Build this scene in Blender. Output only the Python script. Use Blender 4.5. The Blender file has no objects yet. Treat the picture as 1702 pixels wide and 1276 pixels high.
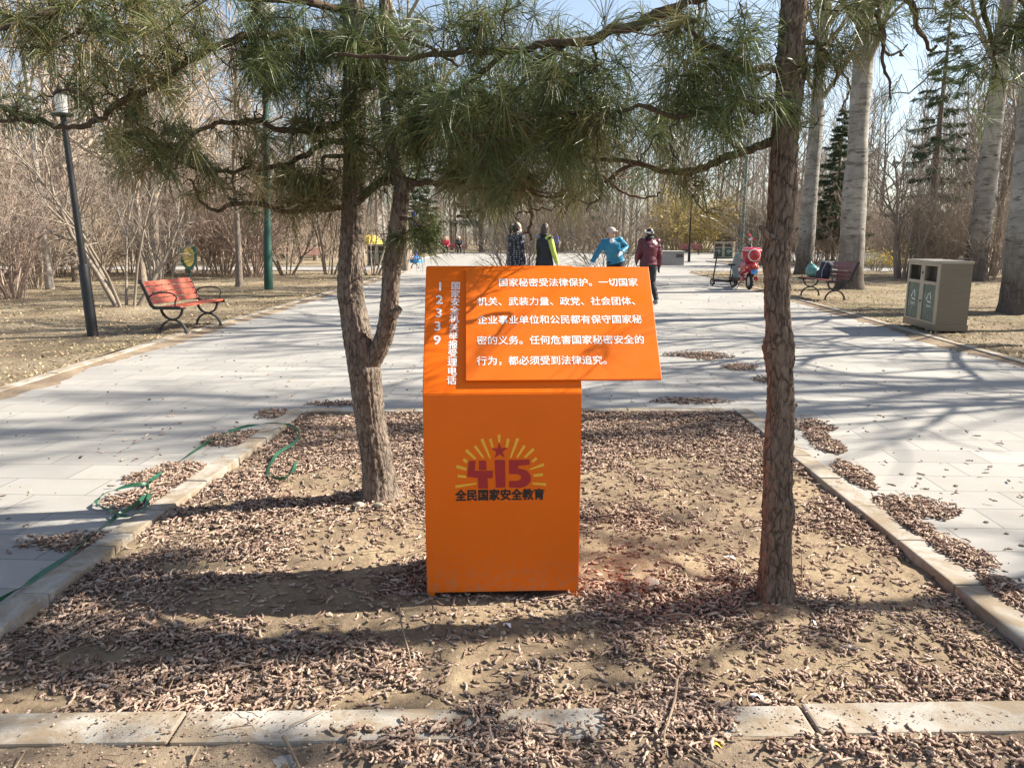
import bpy, bmesh, math, random
import numpy as np
from mathutils import Vector, Matrix, noise
R = math.radians
S = bpy.context.scene
C = S.collection

# ---------------------------------------------------------------- camera, sky, sun, exposure
F, CX, CY, H = 1278.0, 851.0, 638.0, 1.5
PITCH, YAW = R(10.94), R(2.507)
cam = bpy.data.cameras.new('camera')
cam.sensor_width = 36.0
cam.lens = F / 1702 * 36
cam.clip_end = 2000
co = bpy.data.objects.new('camera', cam)
C.objects.link(co)
co.location = (0, 0, H)
co.rotation_euler = (math.pi / 2 - PITCH, 0, YAW)
S.camera = co

SUN_AZ, SUN_EL = R(78), R(40)          # azimuth measured from +Y towards +X
sd = Vector((math.cos(SUN_EL) * math.sin(SUN_AZ), math.cos(SUN_EL) * math.cos(SUN_AZ), math.sin(SUN_EL)))
w = bpy.data.worlds.new("World")
S.world = w
w.use_nodes = True
nt = w.node_tree
nt.nodes.clear()
sky = nt.nodes.new('ShaderNodeTexSky')
sky.sky_type = 'NISHITA'
sky.sun_disc = False
sky.sun_elevation = SUN_EL
sky.sun_rotation = SUN_AZ
sky.dust_density = 1.0
bg = nt.nodes.new('ShaderNodeBackground')
bg.inputs[1].default_value = 0.078
wo = nt.nodes.new('ShaderNodeOutputWorld')
hs = nt.nodes.new('ShaderNodeHueSaturation')
hs.inputs['Saturation'].default_value = 0.82      # hazy spring sky
nt.links.new(sky.outputs[0], hs.inputs['Color'])
nt.links.new(hs.outputs[0], bg.inputs[0])
nt.links.new(bg.outputs[0], wo.inputs[0])
sl = bpy.data.lights.new('sun', 'SUN')
sl.energy = 5.0
sl.angle = R(0.5)
sl.color = (1.0, 0.93, 0.81)
so = bpy.data.objects.new('sun', sl)
so.rotation_euler = sd.to_track_quat('Z', 'Y').to_euler()
so.location = (0, 0, 30)
C.objects.link(so)
S.view_settings.view_transform = 'Standard'
S.view_settings.look = 'None'
S.view_settings.exposure = 1.45
S.view_settings.gamma = 1
S.cycles.max_bounces = 6
S.cycles.transparent_max_bounces = 8

# ---------------------------------------------------------------- surveying: sight lines of the camera to real ground points
def ray(x, y):
    a = (x - CX) / F
    b = (CY - y) / F
    f = math.cos(PITCH) + b * math.sin(PITCH)
    u = -math.sin(PITCH) + b * math.cos(PITCH)
    return Vector((a * math.cos(YAW) - f * math.sin(YAW), a * math.sin(YAW) + f * math.cos(YAW), u))
def at(x, y, z=0.0):
    r = ray(x, y)
    t = (z - H) / r.z
    return Vector((r.x * t, r.y * t, z))
def atd(x, y, Y):
    r = ray(x, y)
    t = Y / r.y
    return Vector((r.x * t, Y, H + r.z * t))

# ---------------------------------------------------------------- objects
def tag(o, label=None, cat=None, group=None, kind=None):
    if label: o['label'] = label
    if cat: o['category'] = cat
    if group: o['group'] = group
    if kind: o['kind'] = kind
    return o
def thing(name, label, cat, loc=(0, 0, 0), rz=0.0, group=None):
    o = bpy.data.objects.new(name, None)
    C.objects.link(o)
    o.empty_display_size = 0.2
    o.location = loc
    o.rotation_euler = (0, 0, rz)
    return tag(o, label, cat, group)
def link(name, me, mat, parent=None, smooth=True):
    o = bpy.data.objects.new(name, me)
    C.objects.link(o)
    if mat is not None:
        me.materials.clear()
        me.materials.append(mat)
    if len(me.polygons):
        me.polygons.foreach_set('use_smooth', np.full(len(me.polygons), bool(smooth)))
    if parent: o.parent = parent
    return o
def mesh_np(name, V, quads=None, tris=None, attr=None):
    me = bpy.data.meshes.new(name)
    V = np.asarray(V, dtype=np.float32).reshape(-1, 3)
    L, st = [], []
    n = 0
    if quads is not None and len(quads):
        q = np.asarray(quads, dtype=np.int32).reshape(-1, 4)
        L.append(q.ravel()); st.append(np.arange(len(q)) * 4); n = len(q) * 4
    if tris is not None and len(tris):
        t = np.asarray(tris, dtype=np.int32).reshape(-1, 3)
        L.append(t.ravel()); st.append(n + np.arange(len(t)) * 3)
    L = np.concatenate(L); st = np.concatenate(st)
    me.vertices.add(len(V)); me.vertices.foreach_set('co', V.ravel())
    me.loops.add(len(L)); me.loops.foreach_set('vertex_index', L.astype(np.int32))
    me.polygons.add(len(st)); me.polygons.foreach_set('loop_start', st.astype(np.int32))
    if attr is not None:
        a = me.attributes.new('tint', 'FLOAT', 'POINT')
        a.data.foreach_set('value', np.asarray(attr, dtype=np.float32))
    me.update(calc_edges=True)
    me.validate()
    return me

class MB:
    """collects simple shapes into one mesh"""
    def __init__(s): s.V = []; s.Fc = []
    def add(s, V, Fc):
        n = len(s.V)
        s.V += [tuple(v) for v in V]
        s.Fc += [tuple(i + n for i in f) for f in Fc]
    def box(s, c, d, rot=None, bev=0.0):
        bm = bmesh.new()
        bmesh.ops.create_cube(bm, size=1)
        for v in bm.verts: v.co = Vector((v.co.x * d[0], v.co.y * d[1], v.co.z * d[2]))
        if bev: bmesh.ops.bevel(bm, geom=list(bm.edges), offset=bev, segments=2, affect='EDGES', profile=0.6)
        M = Matrix.Translation(c) @ (rot.to_4x4() if rot is not None else Matrix())
        bm.transform(M); s.bm(bm)
        return s
    def bm(s, bm):
        bm.verts.index_update()
        s.add([v.co.copy() for v in bm.verts], [[v.index for v in f.verts] for f in bm.faces])
        bm.free()
    def ell(s, c, r, rot=None, seg=14, ring=9):
        bm = bmesh.new()
        bmesh.ops.create_uvsphere(bm, u_segments=seg, v_segments=ring, radius=1)
        for v in bm.verts: v.co = Vector((v.co.x * r[0], v.co.y * r[1], v.co.z * r[2]))
        bm.transform(Matrix.Translation(c) @ (rot.to_4x4() if rot is not None else Matrix()))
        s.bm(bm)
        return s
    def tube(s, P, rad, n=8, cap=True, flat=None):
        P = [Vector(p) for p in P]
        k = len(P)
        if not hasattr(rad, '__len__'): rad = [rad] * k
        up = None; V = []; Fc = []
        for i in range(k):
            t = (P[min(i + 1, k - 1)] - P[max(i - 1, 0)])
            if t.length < 1e-9: t = Vector((0, 0, 1))
            t.normalize()
            if up is None: up = t.orthogonal().normalized()
            up = (up - t * up.dot(t))
            if up.length < 1e-6: up = t.orthogonal()
            up.normalize()
            b = t.cross(up)
            for j in range(n):
                a = 2 * math.pi * j / n
                V.append(P[i] + (up * math.cos(a) + b * math.sin(a)) * rad[i])
        for i in range(k - 1):
            for j in range(n):
                Fc.append((i * n + j, i * n + (j + 1) % n, (i + 1) * n + (j + 1) % n, (i + 1) * n + j))
        if cap:
            Fc.append(tuple(range(n - 1, -1, -1))); Fc.append(tuple((k - 1) * n + j for j in range(n)))
        s.add(V, Fc)
        return s
    def loft(s, rings, n=14, cap=True):
        """rings of (centre, rx, ry) all in planes square to z, or with an axis as 4th item"""
        V = []; Fc = []; k = len(rings)
        for rg in rings:
            c = Vector(rg[0]); ax = Vector(rg[3]) if len(rg) > 3 else Vector((0, 0, 1))
            q = Vector((0, 0, 1)).rotation_difference(ax)
            for j in range(n):
                a = 2 * math.pi * j / n
                V.append(c + q @ Vector((rg[1] * math.cos(a), rg[2] * math.sin(a), 0)))
        for i in range(k - 1):
            for j in range(n):
                Fc.append((i * n + j, i * n + (j + 1) % n, (i + 1) * n + (j + 1) % n, (i + 1) * n + j))
        if cap:
            Fc.append(tuple(range(n - 1, -1, -1))); Fc.append(tuple((k - 1) * n + j for j in range(n)))
        s.add(V, Fc)
        return s
    def prism(s, poly, fn, h):
        """poly: 2-D outline; fn(u,v,w) gives the point at depth w"""
        n = len(poly)
        V = [fn(u, v, 0) for u, v in poly] + [fn(u, v, h) for u, v in poly]
        s.add(V, [tuple(range(n - 1, -1, -1)), tuple(range(n, 2 * n))] + [(i, (i + 1) % n, n + (i + 1) % n, n + i) for i in range(n)])
        return s
    def torus(s, c, Rr, r, axis='Y', n=24, m=8):
        V = []; Fc = []
        for i in range(n):
            a = 2 * math.pi * i / n
            for j in range(m):
                b = 2 * math.pi * j / m
                q = Rr + r * math.cos(b)
                p = (q * math.cos(a), r * math.sin(b), q * math.sin(a))
                if axis == 'X': p = (p[1], p[0], p[2])
                if axis == 'Z': p = (p[0], p[2], p[1])
                V.append(Vector(c) + Vector(p))
        for i in range(n):
            for j in range(m):
                Fc.append((i * m + j, i * m + (j + 1) % m, ((i + 1) % n) * m + (j + 1) % m, ((i + 1) % n) * m + j))
        s.add(V, Fc)
        return s
    def mesh(s, name):
        me = bpy.data.meshes.new(name)
        me.from_pydata(s.V, [], s.Fc)
        bm = bmesh.new(); bm.from_mesh(me)
        bmesh.ops.recalc_face_normals(bm, faces=bm.faces)
        bm.to_mesh(me); bm.free()
        return me
    def build(s, name, mat, parent=None, smooth=False):
        o = link(name, s.mesh(name), mat, parent, smooth)
        if smooth:
            bm = bmesh.new(); bm.from_mesh(o.data)
            for e in bm.edges:
                if len(e.link_faces) == 2 and e.calc_face_angle(0) > 0.7: e.smooth = False
            bm.to_mesh(o.data); bm.free()
        return o

def wrinkle(me, amp, fx, fy, fz):
    n = len(me.vertices)
    co_ = np.empty(n * 3, np.float32); no_ = np.empty(n * 3, np.float32)
    me.vertices.foreach_get('co', co_); me.vertices.foreach_get('normal', no_)
    co_ = co_.reshape(-1, 3); no_ = no_.reshape(-1, 3)
    d = np.array([noise.noise(Vector((float(c[0]) * fx, float(c[1]) * fy, float(c[2]) * fz))) for c in co_], np.float32) * amp
    me.vertices.foreach_set('co', (co_ + no_ * d[:, None]).ravel()); me.update()
TS = bpy.data.scenes.new('workshop')      # a spare scene for evaluating modifiers quickly; removed at the end
def evaluated(o):
    vl = TS.view_layers[0]; vl.update()
    return bpy.data.meshes.new_from_object(o.evaluated_get(vl.depsgraph))
def remesh(mb, voxel=0.012, it=3):
    """one continuous skin round all the shapes"""
    o = bpy.data.objects.new('tmp', mb.mesh('tmp'))
    TS.collection.objects.link(o)
    m = o.modifiers.new('r', 'REMESH'); m.mode = 'VOXEL'; m.voxel_size = voxel
    m2 = o.modifiers.new('s', 'SMOOTH'); m2.iterations = it; m2.factor = 0.5
    me = evaluated(o)
    old = o.data
    bpy.data.objects.remove(o); bpy.data.meshes.remove(old)
    return me

# ---------------------------------------------------------------- materials
def nodes(name):
    m = bpy.data.materials.new(name)
    m.use_nodes = True
    t = m.node_tree
    b = t.nodes['Principled BSDF']
    return m, t, b
def N(t, kind, **kw):
    n = t.nodes.new('ShaderNode' + kind)
    for k, v in kw.items():
        if k.startswith('i_'):
            n.inputs[int(k[2:]) if k[2:].isdigit() else k[2:].replace('_', ' ')].default_value = v
        else: setattr(n, k, v)
    return n
def ramp(t, src, stops, interp='LINEAR'):
    r = N(t, 'ValToRGB')
    r.color_ramp.interpolation = interp
    e = r.color_ramp.elements
    while len(e) < len(stops): e.new(0.5)
    for i, (p, c) in enumerate(stops):
        e[i].position = p
        e[i].color = (c[0], c[1], c[2], 1) if hasattr(c, '__len__') else (c, c, c, 1)
    t.links.new(src, r.inputs[0])
    return r.outputs[0]
def coord(t, scale=(1, 1, 1), kind='Object'):
    c = N(t, 'TexCoord'); m = N(t, 'Mapping')
    m.inputs['Scale'].default_value = scale
    t.links.new(c.outputs[kind], m.inputs[0])
    return m.outputs[0]
def noise_tex(t, vec, scale, detail=5, rough=0.6, dist=0.0):
    n = N(t, 'TexNoise')
    n.inputs['Scale'].default_value = scale
    n.inputs['Detail'].default_value = detail
    n.inputs['Roughness'].default_value = rough
    n.inputs['Distortion'].default_value = dist
    if vec is not None: t.links.new(vec, n.inputs['Vector'])
    return n.outputs[0]
def mix(t, f, a, b, mode='MIX'):
    m = N(t, 'Mix', data_type='RGBA', blend_type=mode)
    for sock, v in ((m.inputs[0], f), (m.inputs[6], a), (m.inputs[7], b)):
        if hasattr(v, 'is_output'): t.links.new(v, sock)
        elif hasattr(v, '__len__'): sock.default_value = (v[0], v[1], v[2], 1)
        else: sock.default_value = v
    return m.outputs[2]
def bump(t, b, src, strength=0.4, dist=0.01):
    n = N(t, 'Bump')
    n.inputs['Strength'].default_value = strength
    n.inputs['Distance'].default_value = dist
    t.links.new(src, n.inputs['Height'])
    t.links.new(n.outputs[0], b.inputs['Normal'])
def pm(name, col, rough=0.6, metal=0.0, var=0.25, scale=8.0, bmp=0.0, stretch=(1, 1, 1), spec=0.5, coat=0.0):
    """paint, cloth, metal ... : a base colour broken up by noise, a little wear in the gloss"""
    m, t, b = nodes(name)
    v = coord(t, stretch)
    n = noise_tex(t, v, scale)
    lo = [c * (1 - var) for c in col]; hi = [min(1, c * (1 + var)) for c in col]
    t.links.new(ramp(t, n, [(0.3, lo), (0.7, hi)]), b.inputs['Base Color'])
    t.links.new(ramp(t, noise_tex(t, v, scale * 2.3), [(0.3, max(0, rough - 0.08)), (0.7, min(1, rough + 0.1))]), b.inputs['Roughness'])
    b.inputs['Metallic'].default_value = metal
    b.inputs['Specular IOR Level'].default_value = spec
    b.inputs['Coat Weight'].default_value = coat
    if bmp: bump(t, b, noise_tex(t, v, scale * 6), bmp, 0.004)
    return m
def tint_mat(name, stops, rough=0.7, trans=0.0, spec=0.3, nscale=0):
    m, t, b = nodes(name)
    a = N(t, 'Attribute', attribute_name='tint')
    col = ramp(t, a.outputs['Fac'], stops)
    if nscale:
        col = mix(t, 0.6, col, ramp(t, noise_tex(t, coord(t), nscale), [(0.3, 0.35), (0.7, 1.3)]), 'MULTIPLY')
    t.links.new(col, b.inputs['Base Color'])
    b.inputs['Roughness'].default_value = rough
    b.inputs['Specular IOR Level'].default_value = spec
    if trans:
        tr = N(t, 'BsdfTranslucent'); t.links.new(col, tr.inputs[0])
        mx = N(t, 'MixShader'); mx.inputs[0].default_value = trans
        t.links.new(b.outputs[0], mx.inputs[1]); t.links.new(tr.outputs[0], mx.inputs[2])
        t.links.new(mx.outputs[0], t.nodes['Material Output'].inputs[0])
    return m

# numpy branch tubes: polylines (N,K,3), radii (N,K)
def tubes(P, Rd, n=4):
    P = np.asarray(P, float); Rd = np.asarray(Rd, float)
    N_, K, _ = P.shape
    T = np.empty_like(P)
    T[:, 1:-1] = P[:, 2:] - P[:, :-2]; T[:, 0] = P[:, 1] - P[:, 0]; T[:, -1] = P[:, -1] - P[:, -2]
    T /= np.linalg.norm(T, axis=2, keepdims=True) + 1e-9
    m = T.mean(axis=1)
    ref = np.where(np.abs(m[:, 2:3]) < 0.8, np.array([[0, 0, 1.0]]), np.array([[1.0, 0, 0]]))
    U = np.cross(T, ref[:, None, :]); U /= np.linalg.norm(U, axis=2, keepdims=True) + 1e-9
    W = np.cross(T, U)
    a = np.arange(n) * 2 * np.pi / n
    V = P[:, :, None, :] + Rd[:, :, None, None] * (U[:, :, None, :] * np.cos(a)[None, None, :, None] + W[:, :, None, :] * np.sin(a)[None, None, :, None])
    base = (np.arange(N_) * K * n)[:, None, None] + (np.arange(K - 1) * n)[None, :, None]
    j = np.arange(n)[None, None, :]; j2 = (j + 1) % n
    Q = np.stack([base + j, base + j2, base + n + j2, base + n + j], axis=-1).reshape(-1, 4)
    return V.reshape(-1, 3), Q
def merge(parts):
    Vs, Qs, n = [], [], 0
    for V, Q in parts:
        Vs.append(V); Qs.append(Q + n); n += len(V)
    return np.concatenate(Vs), np.concatenate(Qs)
def smooth_path(pts, rad, m=6):
    """Catmull-Rom through pts"""
    P = np.array([list(p) for p in pts], float); r = np.array(rad, float)
    Pe = np.vstack([2 * P[0] - P[1], P, 2 * P[-1] - P[-2]])
    out, ro = [], []
    for i in range(len(P) - 1):
        p0, p1, p2, p3 = Pe[i], Pe[i + 1], Pe[i + 2], Pe[i + 3]
        for k in range(m):
            t = k / m
            out.append(0.5 * (2 * p1 + (p2 - p0) * t + (2 * p0 - 5 * p1 + 4 * p2 - p3) * t * t + (3 * p1 - p0 - 3 * p2 + p3) * t ** 3))
            ro.append(r[i] * (1 - t) + r[i + 1] * t)
    out.append(P[-1]); ro.append(r[-1])
    return np.array(out), np.array(ro)
# ---------------------------------------------------------------- setting: ground, paving, lawns, kerbs
rng = np.random.default_rng(7)
random.seed(5)
def fbm(x, y, s, o=4, z=0.0): return noise.fractal(Vector((x * s, y * s, z)), 1.0, 2.0, o)

def make_paving():
    m, t, b = nodes('granite_paving')
    v = coord(t)
    br = N(t, 'TexBrick')
    br.offset = 0.5
    for k, val in (('Scale', 1.0), ('Mortar Size', 0.0045), ('Mortar Smooth', 0.2), ('Brick Width', 0.6), ('Row Height', 0.3), ('Bias', 0.0)):
        br.inputs[k].default_value = val
    br.inputs['Color1'].default_value = (0.35, 0.337, 0.312, 1)
    br.inputs['Color2'].default_value = (0.285, 0.275, 0.26, 1)
    br.inputs['Mortar'].default_value = (0.17, 0.16, 0.145, 1)
    t.links.new(v, br.inputs['Vector'])
    c = mix(t, 0.55, br.outputs['Color'], ramp(t, noise_tex(t, v, 0.9, 6, 0.65), [(0.3, (0.72, 0.70, 0.68)), (0.7, (1.12, 1.1, 1.06))]), 'MULTIPLY')
    c = mix(t, 0.5, c, ramp(t, noise_tex(t, v, 160, 3, 0.7), [(0.3, 0.7), (0.7, 1.2)]), 'MULTIPLY')
    c = mix(t, ramp(t, noise_tex(t, v, 5.5, 7, 0.75), [(0.52, 0.0), (0.74, 0.55)]), c, (0.30, 0.25, 0.19))
    t.links.new(c, b.inputs['Base Color'])
    b.inputs['Roughness'].default_value = 0.75
    b.inputs['Specular IOR Level'].default_value = 0.25
    bump(t, b, br.outputs['Fac'], -0.4, 0.006)
    return m
def make_soil(name, dark, mid, light, sc=1.0):
    m, t, b = nodes(name)
    v = coord(t)
    c = ramp(t, noise_tex(t, v, 1.6 * sc, 8, 0.65), [(0.32, dark), (0.5, mid), (0.68, light)])
    c = mix(t, 0.7, c, ramp(t, noise_tex(t, v, 45, 6, 0.75), [(0.3, 0.55), (0.7, 1.25)]), 'MULTIPLY')
    t.links.new(c, b.inputs['Base Color'])
    b.inputs['Roughness'].default_value = 0.95
    b.inputs['Specular IOR Level'].default_value = 0.1
    bump(t, b, noise_tex(t, v, 70, 6, 0.75), 0.7, 0.012)
    return m
def make_lawn():
    m, t, b = nodes('dormant_lawn')
    v = coord(t)
    c = ramp(t, noise_tex(t, v, 0.55, 8, 0.7, 0.6), [(0.30, (0.13, 0.10, 0.072)), (0.45, (0.255, 0.20, 0.135)), (0.58, (0.345, 0.28, 0.195)), (0.72, (0.43, 0.36, 0.26))])
    c = mix(t, ramp(t, noise_tex(t, v, 0.33, 5, 0.6), [(0.52, 0.0), (0.66, 0.45)]), c, (0.20, 0.20, 0.09))
    c = mix(t, 0.8, c, ramp(t, noise_tex(t, v, 22, 7, 0.8), [(0.28, 0.45), (0.72, 1.35)]), 'MULTIPLY')
    t.links.new(c, b.inputs['Base Color'])
    b.inputs['Roughness'].default_value = 0.95
    b.inputs['Specular IOR Level'].default_value = 0.1
    bump(t, b, noise_tex(t, v, 30, 7, 0.8), 1.0, 0.05)
    return m
M_PAVE = make_paving()
M_SOIL = make_soil('planter_soil', (0.14, 0.105, 0.075), (0.255, 0.192, 0.125), (0.39, 0.302, 0.195))
M_DIRT = make_soil('loose_dirt', (0.15, 0.11, 0.08), (0.23, 0.175, 0.125), (0.33, 0.26, 0.18))
M_LAWN = make_lawn()
def make_kerb_dusty():
    m, t, b = nodes('planter_kerb_stone')
    v = coord(t)
    c = ramp(t, noise_tex(t, v, 3.0, 6, 0.65), [(0.3, (0.29, 0.27, 0.235)), (0.7, (0.40, 0.375, 0.335))])
    c = mix(t, 0.5, c, ramp(t, noise_tex(t, v, 120, 3, 0.7), [(0.3, 0.75), (0.7, 1.2)]), 'MULTIPLY')
    c = mix(t, ramp(t, noise_tex(t, v, 4.2, 7, 0.75, 0.8), [(0.40, 0.0), (0.58, 0.9)]), c, (0.23, 0.175, 0.115))
    t.links.new(c, b.inputs['Base Color'])
    b.inputs['Roughness'].default_value = 0.85
    b.inputs['Specular IOR Level'].default_value = 0.2
    bump(t, b, noise_tex(t, v, 60, 5, 0.7), 0.3, 0.004)
    return m
M_KDUST = make_kerb_dusty()
M_KERB = pm('kerb_granite', (0.40, 0.38, 0.355), 0.8, var=0.22, scale=5, bmp=0.3, spec=0.2)

def sheet(name, fn, nu, nv, mat, label, cat):
    V = [fn(i / nu, j / nv) for j in range(nv + 1) for i in range(nu + 1)]
    i, j = np.meshgrid(np.arange(nu), np.arange(nv))
    a = (j * (nu + 1) + i).ravel()
    Q = np.stack([a, a + 1, a + nu + 2, a + nu + 1], -1)
    o = link(name, mesh_np(name, V, Q), mat)
    return tag(o, label, cat, kind='structure')
sheet('ground', lambda u, v: (-900 + 1800 * u, -300 + 1800 * v, -0.08), 6, 6, M_LAWN, 'bare dry ground reaching out to the horizon under the wood', 'ground')
_o = [(-70, -8, 0), (70, -8, 0), (70, 66, 0), (-70, 66, 0)]
_h = [(-2.16, 2.0, 0), (1.885, 2.28, 0), (1.715, 6.61, 0), (-2.145, 6.435, 0)]     # the tree bed is left open
plz = link('plaza', mesh_np('plaza', _o + _h, [(0, 1, 5, 4), (1, 2, 6, 5), (2, 3, 7, 6), (3, 0, 4, 7)]), M_PAVE, None, False)
tag(plz, 'pale granite slab paving of the wide park avenue', 'paving', kind='structure')

KL = [(-8, -5.1), (7, -5.24), (9, -5.34), (11.25, -5.48), (15, -5.52), (24, -5.79), (32.3, -6.02)]
KR = [(-8, 5.45), (9.2, 5.62), (11.5, 5.66), (15.4, 5.80), (24, 5.95), (32.5, 6.0)]
def kx(K, y): return float(np.interp(y, [k[0] for k in K], [k[1] for k in K]))
def lawn_z(x, y): return 0.03 + 0.03 * fbm(x, y, 0.35, 4) + 0.02 * fbm(x, y, 2.2, 3, 3.3)
def lawn(fx, y0, y1, nu, nv, label):
    def fn(u, v):
        y = y0 + (y1 - y0) * v
        x = fx(u, y)
        return (x, y, max(0.012, lawn_z(x, y)))
    sheet('lawn', fn, nu, nv, M_LAWN, label, 'lawn')
lawn(lambda u, y: kx(KL, y) - 0.13 - 55 * u ** 1.8, -8, 32.3, 150, 150, 'dry tan lawn behind the red slatted bench')
lawn(lambda u, y: kx(KR, y) + 0.13 + 55 * u ** 1.8, -8, 32.5, 150, 150, 'dry tan lawn under the poplars beside the two-door bin')
lawn(lambda u, y: -8.2 - 60 * u, 37.2, 66, 60, 40, 'dry lawn across the side path beyond the green pole')
lawn(lambda u, y: 9.5 + 60 * u, 37.2, 46, 60, 20, 'dry lawn across the side path behind the grey stone block')
lawn(lambda u, y: -160 + 320 * u, 65, 240, 90, 60, 'dry ground under the far wood beyond the plaza')

def kerb_run(mb, P, width, top, stone, gap=0.008, side=1, bev=0.008, jit=0.003):
    """a row of separate stones laid along the polyline P; width goes to the left of travel for side=1"""
    for k in range(len(P) - 1):
        a, b2 = Vector((*P[k], 0)), Vector((*P[k + 1], 0))
        L = (b2 - a).length; d = (b2 - a) / L
        nrm = Vector((-d.y, d.x, 0)) * side
        n = max(1, round(L / stone))
        for i in range(n):
            l = L / n
            c = a + d * (l * (i + 0.5)) + nrm * (width / 2 + random.uniform(-jit, jit))
            rot = Matrix.Rotation(math.atan2(d.y, d.x) + random.uniform(-1, 1) * jit, 3, 'Z') @ Matrix.Rotation(random.uniform(-1, 1) * jit, 3, 'X')
            h = 0.3
            mb.box(c + Vector((0, 0, top - h / 2 + random.uniform(-jit, jit))), (l - gap - random.uniform(0, 0.003), width, h), rot, bev)
mb = MB(); kerb_run(mb, [(x, y) for y, x in KL], 0.13, 0.035, 1.0)
tag(mb.build('avenue_kerb', M_KDUST), 'long grey kerb between the paving and the lawn with the red bench', 'kerb', kind='structure')
mb = MB(); kerb_run(mb, [(x, y) for y, x in KR], 0.13, 0.035, 1.0, side=-1)
tag(mb.build('avenue_kerb', M_KDUST), 'long grey kerb between the paving and the lawn with the two-door bin', 'kerb', kind='structure')
mb = MB()
kerb_run(mb, [(-6.05, 32.35), (-40, 33.2)], 0.12, 0.05, 1.0, side=-1)
kerb_run(mb, [(6.05, 32.55), (40, 32.55)], 0.12, 0.05, 1.0)
kerb_run(mb, [(-8.15, 66), (-8.15, 37.2), (-50, 37.2)], 0.12, 0.05, 1.0)
kerb_run(mb, [(9.45, 46), (9.45, 37.2), (50, 37.2)], 0.12, 0.05, 1.0, side=-1)
kerb_run(mb, [(-60, 65.0), (60, 65.0)], 0.15, 0.1, 1.0)
tag(mb.build('path_kerb', M_KERB), 'grey kerbs edging the cross path and the far plaza', 'kerb', kind='structure')

# planter: outer corners of the kerb
BL, BR, FR, FL = (-2.21, 6.50), (1.78, 6.68), (1.955, 2.20), (-2.23, 1.92)
mb = MB()
kerb_run(mb, [BL, FL], 0.135, 0.014, 0.52, 0.007)
kerb_run(mb, [FR, BR], 0.135, 0.014, 0.5, 0.007)
kerb_run(mb, [(BR[0] - 0.14, BR[1]), (BL[0] + 0.14, BL[1])], 0.13, 0.014, 0.95, 0.006)
kerb_run(mb, [(FL[0] + 0.14, FL[1] + 0.01), (FR[0] - 0.14, FR[1] - 0.01)], 0.155, 0.02, 0.9, 0.009, jit=0.006)
tag(mb.build('planter_kerb', M_KDUST), 'low grey stone edging round the tree bed with the orange sign', 'kerb', kind='structure')

# soil heights on a grid (x -3..3, y 0..7)
GX, GY, GS = -3.4, 0.6, 0.02
gnx, gny = 330, 320
def in_bed(x, y, mgn=0.135):
    t = (y - FL[1]) / (BL[1] - FL[1])
    xl = FL[0] + (BL[0] - FL[0]) * t + mgn
    xr = FR[0] + (BR[0] - FR[0]) * t - mgn
    yf = FL[1] + (FR[1] - FL[1]) * (x - FL[0]) / (FR[0] - FL[0]) + mgn + 0.02
    yb = BL[1] + (BR[1] - BL[1]) * (x - BL[0]) / (BR[0] - BL[0]) - mgn
    return xl < x < xr and yf < y < yb
def blob(x, y, L):
    """how deep (x,y) lies in the nearest of the ellipses L: 1 at the centre, 0 at the rim"""
    m = 0
    for c, rx, ry in L:
        m = max(m, 1 - math.hypot((x - c[0]) / rx, (y - c[1]) / ry))
    return m
def ell_px(x, y, rx, ry):
    c = at(x, y); a = at(x + rx, y); b2 = at(x, y - ry); d = at(x, y + ry)
    return ((c.x, (b2.y + d.y) / 2), abs(a.x - c.x), max(0.03, (b2.y - d.y) / 2))
BARE = [ell_px(*e) for e in ((1400, 950, 170, 85), (1500, 1060, 70, 45), (530, 800, 120, 32), (830, 1050, 230, 70), (1010, 1120, 110, 45), (640, 1165, 110, 35),
        (330, 940, 110, 16), (170, 1085, 110, 22), (1000, 800, 70, 28), (1130, 780, 90, 30), (690, 900, 70, 25), (1020, 930, 80, 40), (760, 1120, 80, 30), (300, 1030, 60, 10), (1300, 1020, 70, 26), (560, 940, 90, 18), (1330, 800, 60, 28))]
PILES = [ell_px(*e) for e in ((150, 905, 130, 18), (300, 790, 90, 26), (240, 830, 80, 22), (390, 730, 60, 16), (455, 690, 40, 10), (1350, 708, 42, 14), (1420, 790, 28, 30), (1530, 845, 85, 22), (1500, 880, 60, 30), (1580, 920, 60, 40),
        (1660, 985, 60, 45), (1375, 740, 25, 25), (1165, 592, 62, 8), (1228, 611, 42, 6), (1130, 572, 24, 5), (1275, 632, 28, 6), (560, 672, 60, 5), (1150, 668, 90, 5))]
FRONT = [ell_px(*e) for e in ((820, 1262, 330, 58), (1520, 1262, 300, 42), (1120, 1215, 130, 60), (790, 1180, 60, 25))]
zz = np.zeros((gny + 1, gnx + 1))
for j in range(gny + 1):
    for i in range(gnx + 1):
        x, y = GX + i * GS, GY + j * GS
        h = 0.016 * fbm(x, y, 1.1, 3) + 0.014 * fbm(x, y, 6, 4, 2) + 0.006 * noise.noise(Vector((x * 38, y * 38, 0))) + 0.004 * noise.noise(Vector((x * 75, y * 75, 5)))
        zz[j, i] = h
def soil_h(x, y):
    fx = min(max((x - GX) / GS, 0), gnx - 1e-3); fy = min(max((y - GY) / GS, 0), gny - 1e-3)
    i, j = int(fx), int(fy); u, v = fx - i, fy - j
    return zz[j, i] * (1 - u) * (1 - v) + zz[j, i + 1] * u * (1 - v) + zz[j + 1, i] * (1 - u) * v + zz[j + 1, i + 1] * u * v
def mound(x, y): # earth heaped a little round the two trunks
    return 0.05 * math.exp(-((x + 0.95) ** 2 + (y - 4.2) ** 2) / 0.05) + 0.04 * math.exp(-((x - 0.97) ** 2 + (y - 3.02) ** 2) / 0.04)
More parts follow.
